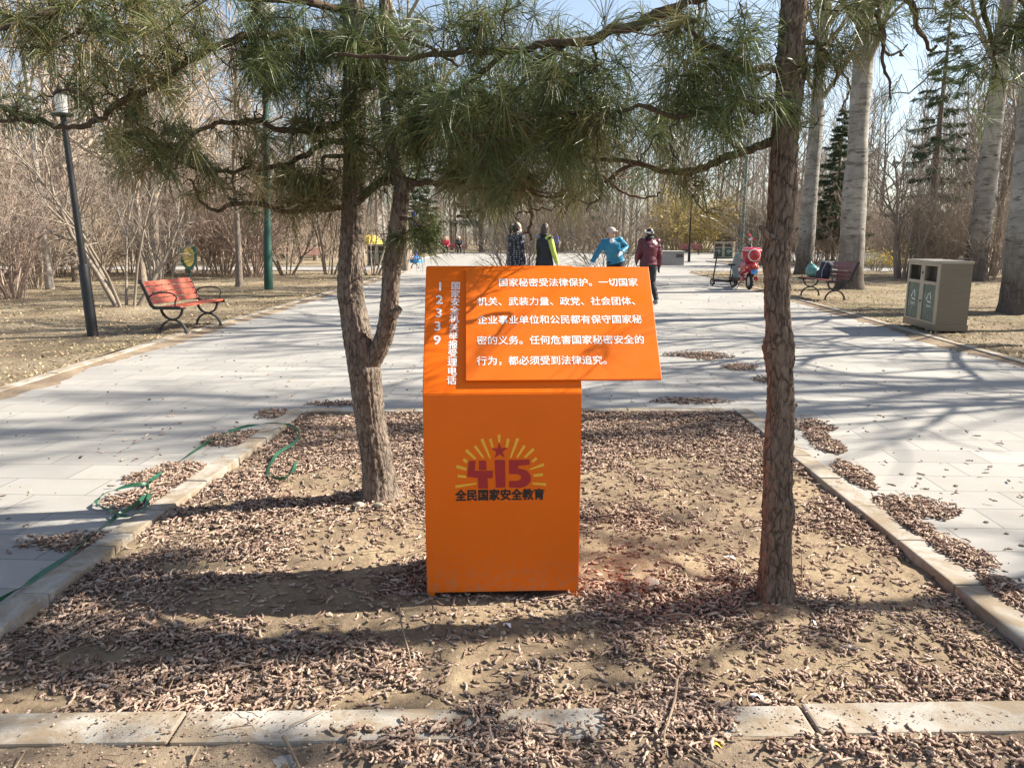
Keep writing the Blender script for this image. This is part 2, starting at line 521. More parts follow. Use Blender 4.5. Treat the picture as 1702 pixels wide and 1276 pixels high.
def edge_drop(x, y):
    t = (y - FL[1]) / (BL[1] - FL[1])
    xl = FL[0] + (BL[0] - FL[0]) * t + 0.135; xr = FR[0] + (BR[0] - FR[0]) * t - 0.135
    return 0.018 * max(0, 1 - min(x - xl, xr - x) / 0.22) ** 1.2
def top_h(x, y):
    if in_bed(x, y, 0.13): return max(-0.2, soil_h(x, y) - 0.014 - edge_drop(x, y) + mound(x, y))
    if in_bed(x, y, -0.0): return 0.023 if y < 2.3 else 0.016
    d = max(blob(x, y, PILES) * 0.04 - 0.012 if y > 2 else 0, 0.02 if y < 2.1 else 0)
    return max(0.0, soil_h(x, y) + d - 0.012)
def bed_fn(u, v):
    yl = FL[1] + 0.07 + (BL[1] - FL[1] - 0.14) * v; yr = FR[1] + 0.07 + (BR[1] - FR[1] - 0.14) * v
    y = yl + (yr - yl) * u
    t = (y - FL[1]) / (BL[1] - FL[1])
    xl = FL[0] + (BL[0] - FL[0]) * t + 0.08; xr = FR[0] + (BR[0] - FR[0]) * t - 0.08
    x = xl + (xr - xl) * u
    return (x, y, max(-0.2, soil_h(x, y) - 0.014 - edge_drop(x, y) + mound(x, y)))
sheet('soil', bed_fn, 300, 320, M_SOIL, 'bare sandy brown soil of the tree bed', 'soil')
# loose dirt lying on the paving in front of and beside the bed (where it is thin the slabs show through)
def dirt_fn(u, v):
    x = -3.2 + 6.4 * u; y = 0.7 + 1.55 * v
    z = soil_h(x, y) + 0.006 + 0.014 * min(1, max(0, blob(x, y, FRONT) * 2))
    if in_bed(x, y, -0.01): z = min(z, -0.2) if y > 2.2 or in_bed(x, y, 0.12) else z - 0.006
    return (x, y, z - 0.03 * max(0, abs(x) - 2.6))
sheet('dirt', dirt_fn, 260, 70, M_DIRT, 'brown dirt washed over the slabs in front of the tree bed', 'dirt')
# dirt that has washed against the avenue kerbs
def gutter(K, s, label):
    def fn(u, v):
        y = 3 + 29 * v; o = 0.0 + 0.55 * u
        x = kx(K, y) + s * o
        w_ = 0.22 + 0.18 * fbm(0.3 * s, y, 0.5, 3) + 0.08 * fbm(s, y, 3, 3)
        return (x, y, 0.022 * (1 - o / max(0.05, w_)) + 0.006 * fbm(x, y, 7, 3) - 0.002)
    sheet('dirt', fn, 14, 300, M_DIRT, label, 'dirt')
gutter(KL, 1, 'ragged strip of dirt along the kerb by the red bench')
gutter(KR, -1, 'ragged strip of dirt along the kerb by the two-door bin')
# ---------------------------------------------------------------- fallen catkins, clods, twigs (nobody could count these)
def catkins(name, pts, label, L0=(0.022, 0.062), r0=(0.0030, 0.0054), n=7, K=9):
    """pts: (x, y, z). each catkin is a short bent fuzzy roll lying on what is below it"""
    n_ = len(pts); P0 = np.array(pts)
    L = rng.uniform(*L0, n_); r = rng.uniform(*r0, n_)
    az = rng.uniform(0, 2 * np.pi, n_); tilt = rng.normal(0, 0.17, n_); bend = rng.normal(0, 1.3, n_)
    t = np.linspace(-0.5, 0.5, K)
    a = az[:, None] + bend[:, None] * t[None, :]
    step = L[:, None] / (K - 1)
    dx = np.cos(a) * np.cos(tilt)[:, None] * step; dy = np.sin(a) * np.cos(tilt)[:, None] * step; dz = np.sin(tilt)[:, None] * step * np.ones_like(a)
    P = np.stack([np.cumsum(dx, 1), np.cumsum(dy, 1), np.cumsum(dz, 1)], -1)
    P -= P.mean(1, keepdims=True)
    P += P0[:, None, :] + np.array([0, 0, 1])[None, None, :] * r[:, None, None] * 0.7
    prof = np.interp(np.linspace(0, 1, K), [0, 0.15, 0.5, 0.85, 1], [0.35, 0.9, 1.0, 0.8, 0.25])
    Rd = r[:, None] * prof[None, :] * rng.uniform(0.72, 1.28, (n_, K))
    V, Q = tubes(P, Rd, n)
    V = V + rng.normal(0, 0.0017, V.shape)
    tint = np.repeat(rng.uniform(0, 1, n_), K * n) + rng.normal(0, 0.12, len(V))
    o = link(name, mesh_np(name, V, Q, attr=np.clip(tint, 0, 1)), M_CAT)
    return tag(o, label, 'catkins', kind='stuff')
M_CAT = tint_mat('dry_catkin', [(0.0, (0.17, 0.112, 0.085)), (0.4, (0.31, 0.215, 0.165)), (0.75, (0.43, 0.315, 0.245)), (1.0, (0.56, 0.44, 0.34))], 0.9, spec=0.1, nscale=160)
pts = []
tries = 0
while len(pts) < 40000 and tries < 700000:
    tries += 1
    y = random.uniform(1.95, 6.7); x = random.uniform(-2.2, 1.95)
    if not in_bed(x, y, 0.14): continue
    if -0.52 < x < 0.17 and 3.05 < y < 3.5: continue
    nn = fbm(x, y, 1.5, 4, 9)
    b = blob(x, y, BARE)
    p = 0.56 + 1.0 * nn - 2.1 * b + 0.12 * random.random() - (0.25 if (abs(x) < 1.1 and 2.6 < y < 4.4) else 0)
    if y > 5.2: p += 0.15
    if x > 0.3 and 2.5 < y < 4.6 and x < 1.5: p -= 0.25
    if random.random() < max(p, 0.07):
        pts.append((x, y, top_h(x, y) + random.random() ** 2 * 0.03 * min(1, max(0.2, p))))
catkins('catkin_litter', pts, 'thick layer of dry brown poplar catkins on the soil of the tree bed')
pts = []
tries = 0
while len(pts) < 11000 and tries < 330000:
    tries += 1
    y = random.uniform(1.2, 10) if random.random() < 0.45 else random.uniform(1.5, 6); x = random.uniform(-3.3, 3.4)
    if in_bed(x, y, 0.0):
        if y < 2.6 and random.random() < blob(x, y, FRONT) * 1.3: pts.append((x, y, top_h(x, y) + random.random() * 0.012))
        continue
    if y < 2.2: b = blob(x, y, FRONT) * 1.6
    else: b = blob(x, y, PILES) * 1.8
    b = b + 0.5 * fbm(x, y, 3, 3, 1) - 0.12 if b > 0 else (0.012 if random.random() < 0.12 else 0)
    if random.random() < b: pts.append((x, y, top_h(x, y) + random.random() ** 2 * 0.025))
catkins('catkin_drift', pts, 'drifts of pinkish brown catkins lying on the paving along the bed edging')

# crumbs of dirt and fallen buds all over the paving
ico = bmesh.new(); bmesh.ops.create_icosphere(ico, subdivisions=1, radius=1)
IV = np.array([v.co[:] for v in ico.verts]); IF = np.array([[v.index for v in f.verts] for f in ico.faces]); ico.free()
def crumbs(name, P, sz, mat, label, cat, flat=0.6, attr=True):
    P = np.array(P); sz = np.asarray(sz)
    n_ = len(P)
    sc = sz[:, None] * np.stack([rng.uniform(0.7, 1.5, n_), rng.uniform(0.6, 1.1, n_), rng.uniform(0.4, 0.9, n_) * flat], -1)
    a = rng.uniform(0, 2 * np.pi, n_)
    B = IV[None, :, :] * rng.uniform(0.7, 1.25, (n_, len(IV), 1)) * sc[:, None, :]
    X = B[..., 0] * np.cos(a)[:, None] - B[..., 1] * np.sin(a)[:, None]; Y = B[..., 0] * np.sin(a)[:, None] + B[..., 1] * np.cos(a)[:, None]
    V = np.stack([X, Y, B[..., 2]], -1) + P[:, None, :]
    T = (IF[None] + (np.arange(n_) * len(IV))[:, None, None]).reshape(-1, 3)
    o = link(name, mesh_np(name, V, None, T, attr=np.repeat(rng.uniform(0, 1, n_), len(IV))), mat, smooth=False)
    return tag(o, label, cat, kind='stuff')
M_CRUMB = tint_mat('dark_crumbs', [(0, (0.06, 0.045, 0.035)), (0.6, (0.16, 0.12, 0.09)), (1, (0.26, 0.2, 0.15))], 0.9, spec=0.1)
M_CLOD = tint_mat('soil_clods', [(0, (0.15, 0.11, 0.075)), (0.6, (0.27, 0.20, 0.13)), (0.94, (0.36, 0.29, 0.20)), (1, (0.42, 0.37, 0.30))], 0.95, spec=0.1)
P, sz = [], []
for i in range(1700):
    y = 1.5 + 28 * random.random() ** 1.7; x = random.uniform(-5.2, 5.5)
    if in_bed(x, y, -0.02): continue
    if y > 9 and random.random() < 0.4: x = random.choice((kx(KL, y) + abs(random.gauss(0, 0.25)), kx(KR, y) - abs(random.gauss(0, 0.25))))
    s = random.choice((0.004, 0.005, 0.006, 0.008, 0.011)) * (1 + y / 22)
    P.append((x, y, s * 0.3)); sz.append(s)
crumbs('plaza_debris', P, sz, M_CRUMB, 'scattered dark buds and crumbs lying over the pale paving', 'debris')
P, sz = [], []
for i in range(9000):
    x = random.uniform(-2.1, 1.85); y = random.uniform(1.3, 6.5)
    if not in_bed(x, y, 0.14) and y > 2.0: continue
    if fbm(x, y, 2.2, 3, 4) < -0.08 and random.random() < 0.8: continue
    s = 0.002 + 0.009 * random.random() ** 5
    P.append((x, y, top_h(x, y) + s * 0.25)); sz.append(s)
for i in range(1400):  # rougher clods in front of the sign
    x = random.gauss(0.15, 0.6); y = random.gauss(2.85, 0.16)
    if not in_bed(x, y, 0.15) or (-0.55 < x < 0.2 and y > 3.0): continue
    s = 0.003 + 0.013 * random.random() ** 4
    P.append((x, y, top_h(x, y) + s * 0.3)); sz.append(s)
crumbs('soil_crumbs', P, sz, M_CLOD, 'small clods and grit on the bare soil of the bed', 'soil crumbs', 0.8)
P, sz = [], []
tries = 0
while len(P) < 34000 and tries < 300000:      # crushed catkin bits between the whole ones
    tries += 1
    x = random.uniform(-2.1, 1.9); y = 1.6 + 4.9 * random.random() ** 1.3
    if not in_bed(x, y, 0.14) and y > 2.25: continue
    if random.random() > 0.75 + 1.2 * fbm(x, y, 1.5, 4, 9) - 1.2 * blob(x, y, BARE): continue
    s = 0.0016 + 0.0045 * random.random() ** 3
    P.append((x, y, top_h(x, y) + s * 0.3 + 0.006 * random.random() ** 3)); sz.append(s)
crumbs('crushed_catkins', P, sz, M_CAT, 'crushed brown catkin bits matted over the soil of the bed', 'catkin bits', 0.7)
# thin dry twigs
PL, RL = [], []
for i in range(260):
    x = random.uniform(-2, 1.8); y = 1.6 + 4.6 * random.random() ** 1.4
    a = random.uniform(0, math.pi); L = random.uniform(0.05, 0.26); z = top_h(x, y) + 0.012
    p = []
    for k in range(5):
        s = (k / 4 - 0.5) * L
        p.append((x + math.cos(a) * s + random.gauss(0, 0.006), y + math.sin(a) * s + random.gauss(0, 0.006), z + random.uniform(0, 0.012)))
    PL.append(p); r = random.uniform(0.0012, 0.003); RL.append([r] * 4 + [r * 0.5])
V, Q = tubes(PL, RL, 5)
M_TWIG = pm('dry_twig', (0.27, 0.20, 0.14), 0.9, var=0.3, scale=20, spec=0.1)
tag(link('fallen_twigs', mesh_np('fallen_twigs', V, Q), M_TWIG), 'thin dry twigs strewn over the soil of the bed', 'twigs', kind='stuff')
# dry leaves and grass over the lawns
def leaf_litter():
    n_ = 60000
    Y = 4 + 30 * rng.random(n_) ** 1.3
    side = rng.random(n_) < 0.5
    off = 0.15 + 14 * rng.random(n_) ** 1.6
    X = np.where(side, np.interp(Y, [k[0] for k in KL], [k[1] for k in KL]) - off, np.interp(Y, [k[0] for k in KR], [k[1] for k in KR]) + off)
    Z = np.array([max(0.012, lawn_z(x, y)) for x, y in zip(X, Y)]) + 0.004
    L = rng.uniform(0.02, 0.06, n_); W = L * rng.uniform(0.2, 0.6, n_)
    a = rng.uniform(0, 6.28, n_); tl = rng.normal(0, 0.35, n_)
    d = np.stack([np.cos(a) * np.cos(tl), np.sin(a) * np.cos(tl), np.abs(np.sin(tl))], -1)
    s = np.stack([-np.sin(a), np.cos(a), rng.normal(0, 0.3, n_)], -1)
    c = np.stack([X, Y, Z], -1)
    V = np.stack([c, c + d * (L / 2)[:, None] + s * (W / 2)[:, None] + [0, 0, 0.006], c + d * L[:, None], c + d * (L / 2)[:, None] - s * (W / 2)[:, None]], 1)
    Q = np.arange(n_ * 4).reshape(-1, 4)
    o = link('leaf_litter', mesh_np('leaf_litter', V, Q, attr=np.repeat(rng.random(n_), 4)), tint_mat('dry_leaf', [(0, (0.16, 0.10, 0.06)), (0.5, (0.36, 0.26, 0.15)), (0.9, (0.5, 0.4, 0.25)), (1, (0.2, 0.22, 0.08))], 0.9, spec=0.1))
    tag(o, 'dry tan leaves and grass blades littering the lawns', 'leaf litter', kind='stuff')
leaf_litter()

# ---------------------------------------------------------------- the orange information sign
_gc = {}
def glyph(ch, bold):
    if (ch, bold) in _gc: return _gc[(ch, bold)]
    c = bpy.data.curves.new('t', 'FONT'); c.body = ch; c.resolution_u = 4
    o = bpy.data.objects.new('t', c); TS.collection.objects.link(o)
    me = evaluated(o)
    r = ([v.co.copy() for v in me.vertices], [tuple(p.vertices) for p in me.polygons])
    bpy.data.objects.remove(o); bpy.data.curves.remove(c); bpy.data.meshes.remove(me)
    _gc[(ch, bold)] = r
    return r
def put_glyph(mb, ch, fn, u, v, sx, sy, bold):
    """glyph em box with its lower left corner at (u,v); fn maps (u,v) to a 3-D point"""
    V, Fc = glyph(ch, 0)
    k = bold
    for i, (a, b2) in enumerate(((0, 0), (k, 0), (-k, 0), (0, k), (0, -k), (k * .7, k * .7), (-k * .7, -k * .7), (k * .7, -k * .7), (-k * .7, k * .7))):
        lift = 0.00012 * i          # the heavier stroke: thin films of vinyl laid one over the other
        mb.add([fn(u + (p.x + a) * sx, v + (p.y + b2) * sy, lift * 0.5) for p in V], Fc)

SA, SB = Vector((-0.492, 3.01, 0)), Vector((0.150, 3.065, 0))
SX = (SB - SA).normalized(); SYd = Vector((-SX.y, SX.x, 0)); SW = (SB - SA).length
SO = (SA + SB) / 2
sign = thing('sign_stand', 'bright orange pedestal sign with sloping top and white Chinese writing standing in the tree bed', 'sign', SO, math.atan2(SX.y, SX.x))
def to_l(p): d = p - SO; return Vector((d.dot(SX), d.dot(SYd), d.z))
def hit(px, py, p0, n):
    """where a sight line meets the sign plane through p0 with normal n (sign's own axes)"""
    r = ray(px, py); rl = Vector((r.dot(SX), r.dot(SYd), r.z)); c = to_l(Vector((0, 0, H)))
    return c + rl * ((p0 - c).dot(n) / rl.dot(n))
ZB = 0.014
fz = hit(828, 654, Vector((0, 0, 0)), Vector((0, -1, 0))).z          # front height
D = 0.365; back = to_l(Vector((0, 0, H))) ; bz = hit(829, 441, Vector((0, D, 0)), Vector((0, -1, 0))).z
sdir = Vector((0, D, bz - fz)).normalized(); snor = Vector((0, -sdir.z, sdir.y)); SLEN = math.hypot(D, bz - fz)
hw = SW / 2
M_OR = pm('orange_paint', (0.74, 0.142, 0.005), 0.38, var=0.035, scale=3, bmp=0.03, spec=0.4)
def dusty_orange():
    m, t, b = nodes('orange_paint_dusty')
    v = coord(t)
    c = ramp(t, noise_tex(t, v, 3, 5, 0.6), [(0.3, (0.77, 0.132, 0.003)), (0.7, (0.81, 0.146, 0.004))])
    sp_ = N(t, 'SeparateXYZ'); t.links.new(v, sp_.inputs[0])
    low = ramp(t, sp_.outputs[2], [(0.0, 1.0), (0.16, 0.25), (0.4, 0.0)])
    d = mix(t, 1.0, low, ramp(t, noise_tex(t, v, 26, 7, 0.8), [(0.45, 0.0), (0.7, 0.9)]), 'MULTIPLY')
    c = mix(t, d, c, (0.33, 0.22, 0.12))
    t.links.new(c, b.inputs['Base Color'])
    t.links.new(ramp(t, noise_tex(t, v, 6, 6, 0.7), [(0.3, 0.28), (0.7, 0.5)]), b.inputs['Roughness'])
    b.inputs['Specular IOR Level'].default_value = 0.25
    bump(t, b, noise_tex(t, v, 2.2, 2, 0.5), 0.06, 0.02)
    return m
M_ORD = dusty_orange()
M_WH = pm('white_vinyl', (0.85, 0.83, 0.80), 0.5, var=0.03, scale=5)
M_RED = pm('red_vinyl', (0.36, 0.012, 0.012), 0.5, var=0.08, scale=20)
M_YEL = pm('yellow_vinyl', (0.82, 0.42, 0.03), 0.5, var=0.05, scale=20)
M_BLKV = pm('black_vinyl', (0.012, 0.01, 0.01), 0.5, var=0.1, scale=20)
bm = bmesh.new()
prof = [(0, ZB), (0, fz), (D, bz), (D, ZB)]
vs = [[bm.verts.new((x, y, z)) for y, z in prof] for x in (-hw, hw)]
bm.faces.new(vs[0]); bm.faces.new(vs[1][::-1])
for i in range(4): bm.faces.new((vs[0][i], vs[1][i], vs[1][(i + 1) % 4], vs[0][(i + 1) % 4]))
bmesh.ops.recalc_face_normals(bm, faces=bm.faces)
bmesh.ops.bevel(bm, geom=list(bm.edges), offset=0.003, segments=2, affect='EDGES')
mb = MB(); mb.bm(bm); mb.build('cabinet', M_ORD, sign)
for x in (-hw + 0.02, hw - 0.02):
    for y in (0.02, D - 0.03):
        MB().box((x, y, ZB / 2 - 0.03), (0.026, 0.026, ZB + 0.058), bev=0.002).build('foot', M_OR, sign)
# board: lies on two spacers 12 mm off the slope
e = 0.003; th = 0.014
bp = Vector((0, 0, fz)) + snor * (e + th)
def buv(px, py):
    p = hit(px, py, bp, snor) - bp
    return p.x, p.dot(sdir)
c4 = [buv(772, 632), buv(1100, 630), buv(1078, 440), buv(776, 447)]
bl = (c4[0][0] + c4[3][0]) / 2; br_ = (c4[1][0] + c4[2][0]) / 2; bb = (c4[0][1] + c4[1][1]) / 2; bt = (c4[2][1] + c4[3][1]) / 2
srot = Matrix((Vector((1, 0, 0)), sdir, snor)).transposed()
bc = Vector((0, 0, fz)) + sdir * ((bb + bt) / 2) + snor * (e + th / 2); bc.x = (bl + br_) / 2
board = MB().box(bc, (br_ - bl, bt - bb, th), srot, 0.002).build('notice_board', M_OR, sign)
for v in (0.25, 0.75):
    q = Vector((0, 0, fz)) + sdir * (bb + (bt - bb) * v) + snor * (e / 2); q.x = (bl + hw) / 2
    MB().box(q, (hw - bl - 0.06, 0.04, e - 0.001), srot).build('spacer', M_OR, sign)
def fb(u, v, h=0.0): return bp + Vector((1, 0, 0)) * u + sdir * v + snor * (0.0008 + h)
lines = [("国家秘密受法律保护。一切国家", 828, 470, 1060), ("机关、武装力量、政党、社会团体、", 793, 501.5, 1066), ("企业事业单位和公民都有保守国家秘", 793, 532, 1067), ("密的义务。任何危害国家秘密安全的", 792, 566, 1071), ("行为，都必须受到法律追究。", 792, 600, 1019)]
for s, x0, yc, x1 in lines:
    mb = MB()
    u0, v0 = buv(x0, yc); u1, _ = buv(x1, yc - 1)
    p = (u1 - u0) / len(s)
    for i, ch in enumerate(s): put_glyph(mb, ch, fb, u0 + i * p, v0 - p * 0.36, p, p, 0.013)
    mb.build('lettering', M_WH, board)
sp = Vector((0, 0, fz))
def fs(u, v, h=0.0): return sp + Vector((1, 0, 0)) * u + sdir * v + snor * (0.0008 + h)
def suv(px, py):
    p = hit(px, py, sp, snor) - sp
    return p.x, p.dot(sdir)
for ch, px, py in (('1', 733, 476), ('2', 732, 498), ('3', 731, 520), ('3', 729, 542), ('9', 728, 565)):
    u, v = suv(px, py); k = 0.060
    mb = MB(); put_glyph(mb, ch, fs, u - k * 0.34, v - k * 0.35, k * 1.1, k, 0.016)
    mb.build('digit', M_WH, sign)
mb = MB(); ss = "国家安全机关举报受理电话"
ua, va = suv(757.5, 475); ub, vb = suv(750.5, 632)
for i, ch in enumerate(ss):
    f = i / (len(ss) - 1); k = 0.042
    put_glyph(mb, ch, fs, ua + (ub - ua) * f - k / 2, va + (vb - va) * f - k * 0.36, k, k * 0.98, 0.02)
mb.build('column_lettering', M_WH, sign)
# emblem on the shaded front, its outline in a 1700-wide grid
def fe(zx, zy, w=0.0):
    p = hit(740 + zx / 9.45, 710 + zy / 9.45, Vector((0, 0, 0)), Vector((0, -1, 0)))
    return Vector((p.x, -0.0006 - w, p.z))
rays = [((845, 112), (850, 235), 50, 34), ((575, 180), (705, 485), 52, 26), ((708, 180), (745, 315), 44, 32), ((465, 290), (600, 475), 48, 30), ((325, 355), (478, 495), 52, 36), ((285, 500), (345, 545), 52, 48), ((175, 610), (335, 658), 52, 42), ((195, 762), (330, 775), 44, 40), ((160, 930), (492, 878), 46, 20),
        ((990, 178), (965, 312), 50, 40), ((1140, 172), (1025, 475), 50, 28), ((1245, 285), (1128, 475), 46, 26), ((1390, 335), (1245, 475), 48, 34), ((1435, 480), (1365, 540), 46, 40), ((1550, 580), (1325, 660), 48, 20), ((1535, 738), (1385, 755), 46, 40), ((1585, 895), (1370, 878), 46, 32)]
emb = MB()
for a, b2, w0, w1 in rays:
    a, b2 = Vector(a), Vector(b2); n = (b2 - a).normalized(); n = Vector((-n.y, n.x))
    emb.prism([a + n * w0 / 2, a - n * w0 / 2, b2 - n * w1 / 2, b2 + n * w1 / 2], fe, 0.0008)
ray_o = emb.build('emblem_rays', M_YEL, sign)
red = MB()
def poly(mb, P, h=0.0012): mb.prism(P, fe, h)
poly(red, [(372, 525), (475, 525), (465, 680), (750, 680), (745, 795), (665, 795), (672, 958), (522, 958), (515, 795), (345, 772)])
poly(red, [(530, 520), (640, 520), (645, 665), (532, 665)])
poly(red, [(778, 512), (940, 510), (946, 942), (795, 945)])
P5 = [(1000, 512), (1325, 502), (1325, 585), (1150, 600), (1140, 650)]
for i in range(0, 13):
    a = math.radians(-88 + i * 176 / 12); P5.append((1165 + 182 * math.cos(a), 798 + 148 * math.sin(a)))
P5 += [(1005, 940), (1003, 842)]
for i in range(0, 9):
    a = math.radians(80 - i * 160 / 8); P5.append((1110 + 86 * math.cos(a), 786 + 55 * math.sin(a)))
P5 += [(1003, 730)]
poly(red, P5)
star = []
for i in range(10):
    rr = 130 if i % 2 == 0 else 50; a = math.radians(-92 + 36 * i)
    star.append((852 + rr * math.cos(a), 368 + rr * math.sin(a)))
poly(red, star, 0.0016)
red.build('emblem_numerals', M_RED, sign)
blk = MB()
ecs = "全民国家安全教育"
for i, ch in enumerate(ecs):
    x0 = 158 + i * 175.5; yb = 1135 - i * 2.8
    put_glyph(blk, ch, lambda u, v, h: fe(u, v, 0.0002 + h), x0, yb, 176, -182, 0.04)
blk.build('emblem_lettering', M_BLKV, sign)
# ---------------------------------------------------------------- pines standing in and beside the bed
def bark_mat(name, dark, mid, lite, sx=58, sz=20):
    m, t, b = nodes(name)
    v = coord(t, (sx, sx, sz))
    nz = N(t, 'TexNoise'); nz.inputs['Scale'].default_value = 0.9; nz.inputs['Detail'].default_value = 6
    t.links.new(v, nz.inputs['Vector'])
    vv = mix(t, 0.75, v, nz.outputs['Color'], 'LINEAR_LIGHT')
    vo = N(t, 'TexVoronoi', feature='DISTANCE_TO_EDGE'); vo.inputs['Scale'].default_value = 0.75
    t.links.new(vv, vo.inputs['Vector'])
    cr = ramp(t, vo.outputs[0], [(0.0, 0.2), (0.05, 0.65), (0.2, 1.0)])
    gone = ramp(t, noise_tex(t, coord(t, (1, 1, 0.5)), 26, 4, 0.6), [(0.42, 0.0), (0.62, 0.8)])
    cr = mix(t, gone, cr, (0.85, 0.85, 0.85))
    plate = ramp(t, noise_tex(t, coord(t, (1, 1, 0.4)), 14, 8, 0.75), [(0.32, mid), (0.66, lite)])
    c = mix(t, cr, dark, plate)
    c = mix(t, 0.6, c, ramp(t, noise_tex(t, coord(t, (1, 1, 0.4)), 60, 5, 0.75), [(0.3, 0.5), (0.7, 1.3)]), 'MULTIPLY')
    t.links.new(c, b.inputs['Base Color'])
    b.inputs['Roughness'].default_value = 0.92
    b.inputs['Specular IOR Level'].default_value = 0.15
    hgt = mix(t, 0.35, cr, noise_tex(t, coord(t, (1, 1, 0.5)), 50, 6, 0.7), 'ADD')
    bump(t, b, hgt, 0.9, 0.012)
    return m
M_BARK = bark_mat('pine_bark', (0.062, 0.047, 0.038), (0.14, 0.11, 0.087), (0.28, 0.228, 0.182))
M_BARK2 = bark_mat('pine_bark_red', (0.052, 0.035, 0.027), (0.138, 0.098, 0.073), (0.25, 0.185, 0.142))
M_BRANCH = pm('pine_twig_bark', (0.085, 0.058, 0.042), 0.9, var=0.35, scale=30, bmp=0.4, spec=0.15)
M_NEEDLE = tint_mat('pine_needles', [(0.0, (0.27, 0.175, 0.09)), (0.15, (0.26, 0.205, 0.085)), (0.35, (0.165, 0.17, 0.058)), (0.65, (0.095, 0.125, 0.038)), (1.0, (0.055, 0.088, 0.030))], 0.42, trans=0.3, spec=0.5)

def trunk_mesh(pts, rad, base, n=72, step=0.01, rough=0.007, knots=()):
    """a tapered stem with cracked plates standing out of it"""
    P, r = smooth_path(pts, rad, 10)
    d = np.concatenate([[0], np.cumsum(np.linalg.norm(np.diff(P, axis=0), axis=1))])
    k = max(6, int(d[-1] / step)); s = np.linspace(0, d[-1], k)
    P = np.stack([np.interp(s, d, P[:, i]) for i in range(3)], 1); r = np.interp(s, d, r)
    V = np.zeros((k, n, 3))
    for i in range(k):
        flare = 1 + (0.55 * math.exp(-s[i] / 0.085) + 0.12 * math.exp(-s[i] / 0.3)) if base else 1
        for j in range(n):
            a = 2 * math.pi * j / n
            q = Vector((math.cos(a) * 7, math.sin(a) * 7, P[i, 2] * 7 * 0.9))
            w_ = noise.noise(q * 0.6) * 0.45
            cell = noise.voronoi(Vector((math.cos(a) * r[i] * 52 + w_ * 1.6, math.sin(a) * r[i] * 52 + w_, P[i, 2] * 24 + w_ * 2.4)))[0]
            edge = min(0.35, cell[1] - cell[0])
            h = rough * (edge / 0.35) * (0.6 + 0.9 * noise.noise(q * 0.5)) + 0.005 * noise.noise(q * 1.3) + 0.003 * noise.noise(q * 4) + 0.002 * noise.noise(q * 11)
            rr = r[i] * (flare + ((0.22 * math.sin(a * 3 + 1) + 0.10 * math.sin(a * 5)) * math.exp(-s[i] / 0.11) if base else 0)) + h - rough * 0.5
            for kz, ka, ks in knots:
                da = (a - ka + math.pi) % (2 * math.pi) - math.pi
                rr += ks * math.exp(-((P[i, 2] - kz) / 0.05) ** 2 - (da / 0.7) ** 2)
            V[i, j] = (P[i, 0] + math.cos(a) * rr, P[i, 1] + math.sin(a) * rr, P[i, 2])
    a = (np.arange(k - 1)[:, None] * n + np.arange(n)[None]).ravel()
    j2 = (np.arange(k - 1)[:, None] * n + (np.arange(n)[None] + 1) % n).ravel()
    return V.reshape(-1, 3), np.stack([a, j2, j2 + n, a + n], -1)

def needle_tufts(pos, dirs, tint, rg, per=85, L=0.125, wid=0.0026, droop=0.55, back=0.11):
    n_ = len(pos)
    Np = n_ * per
    p = np.repeat(pos, per, 0); d = np.repeat(dirs, per, 0)
    tt = rg.random(Np)
    p = p - d * (tt * back)[:, None]
    rnd = rg.normal(0, 1, (Np, 3)); perp = rnd - d * np.sum(rnd * d, 1, keepdims=True)
    perp /= np.linalg.norm(perp, axis=1, keepdims=True) + 1e-9
    A = np.radians(rg.uniform(8, 72, Np) + 14 * tt)
    nd = d * np.cos(A)[:, None] + perp * np.sin(A)[:, None]
    ln = L * rg.uniform(0.7, 1.2, Np) * np.repeat(rg.uniform(0.85, 1.15, n_), per)
    sag = droop * rg.uniform(0.5, 1.4, Np)
    dn = np.array([0, 0, -1.0])
    m_ = p + nd * (ln * 0.5)[:, None] + dn * (sag * ln * 0.12)[:, None]
    e_ = p + nd * (ln * (1 - 0.12 * sag))[:, None] + dn * (sag * ln * 0.5)[:, None]
    sv = np.cross(nd, rg.normal(0, 1, (Np, 3))); sv /= np.linalg.norm(sv, axis=1, keepdims=True) + 1e-9
    w0 = sv * wid / 2; w1 = sv * wid * 0.45; w2 = sv * wid * 0.12
    V = np.stack([p - w0, p + w0, m_ - w1 * 1.6, m_ + w1 * 1.6, e_ - w2, e_ + w2], 1)
    b = (np.arange(Np) * 6)[:, None]
    Q = np.concatenate([b + np.array([[0, 1, 3, 2]]), b + np.array([[2, 3, 5, 4]])], 1).reshape(-1, 4)
    ta = np.clip(np.repeat(np.repeat(tint, per) + rg.normal(0, 0.13, Np), 6), 0, 1)
    return V.reshape(-1, 3), Q, ta

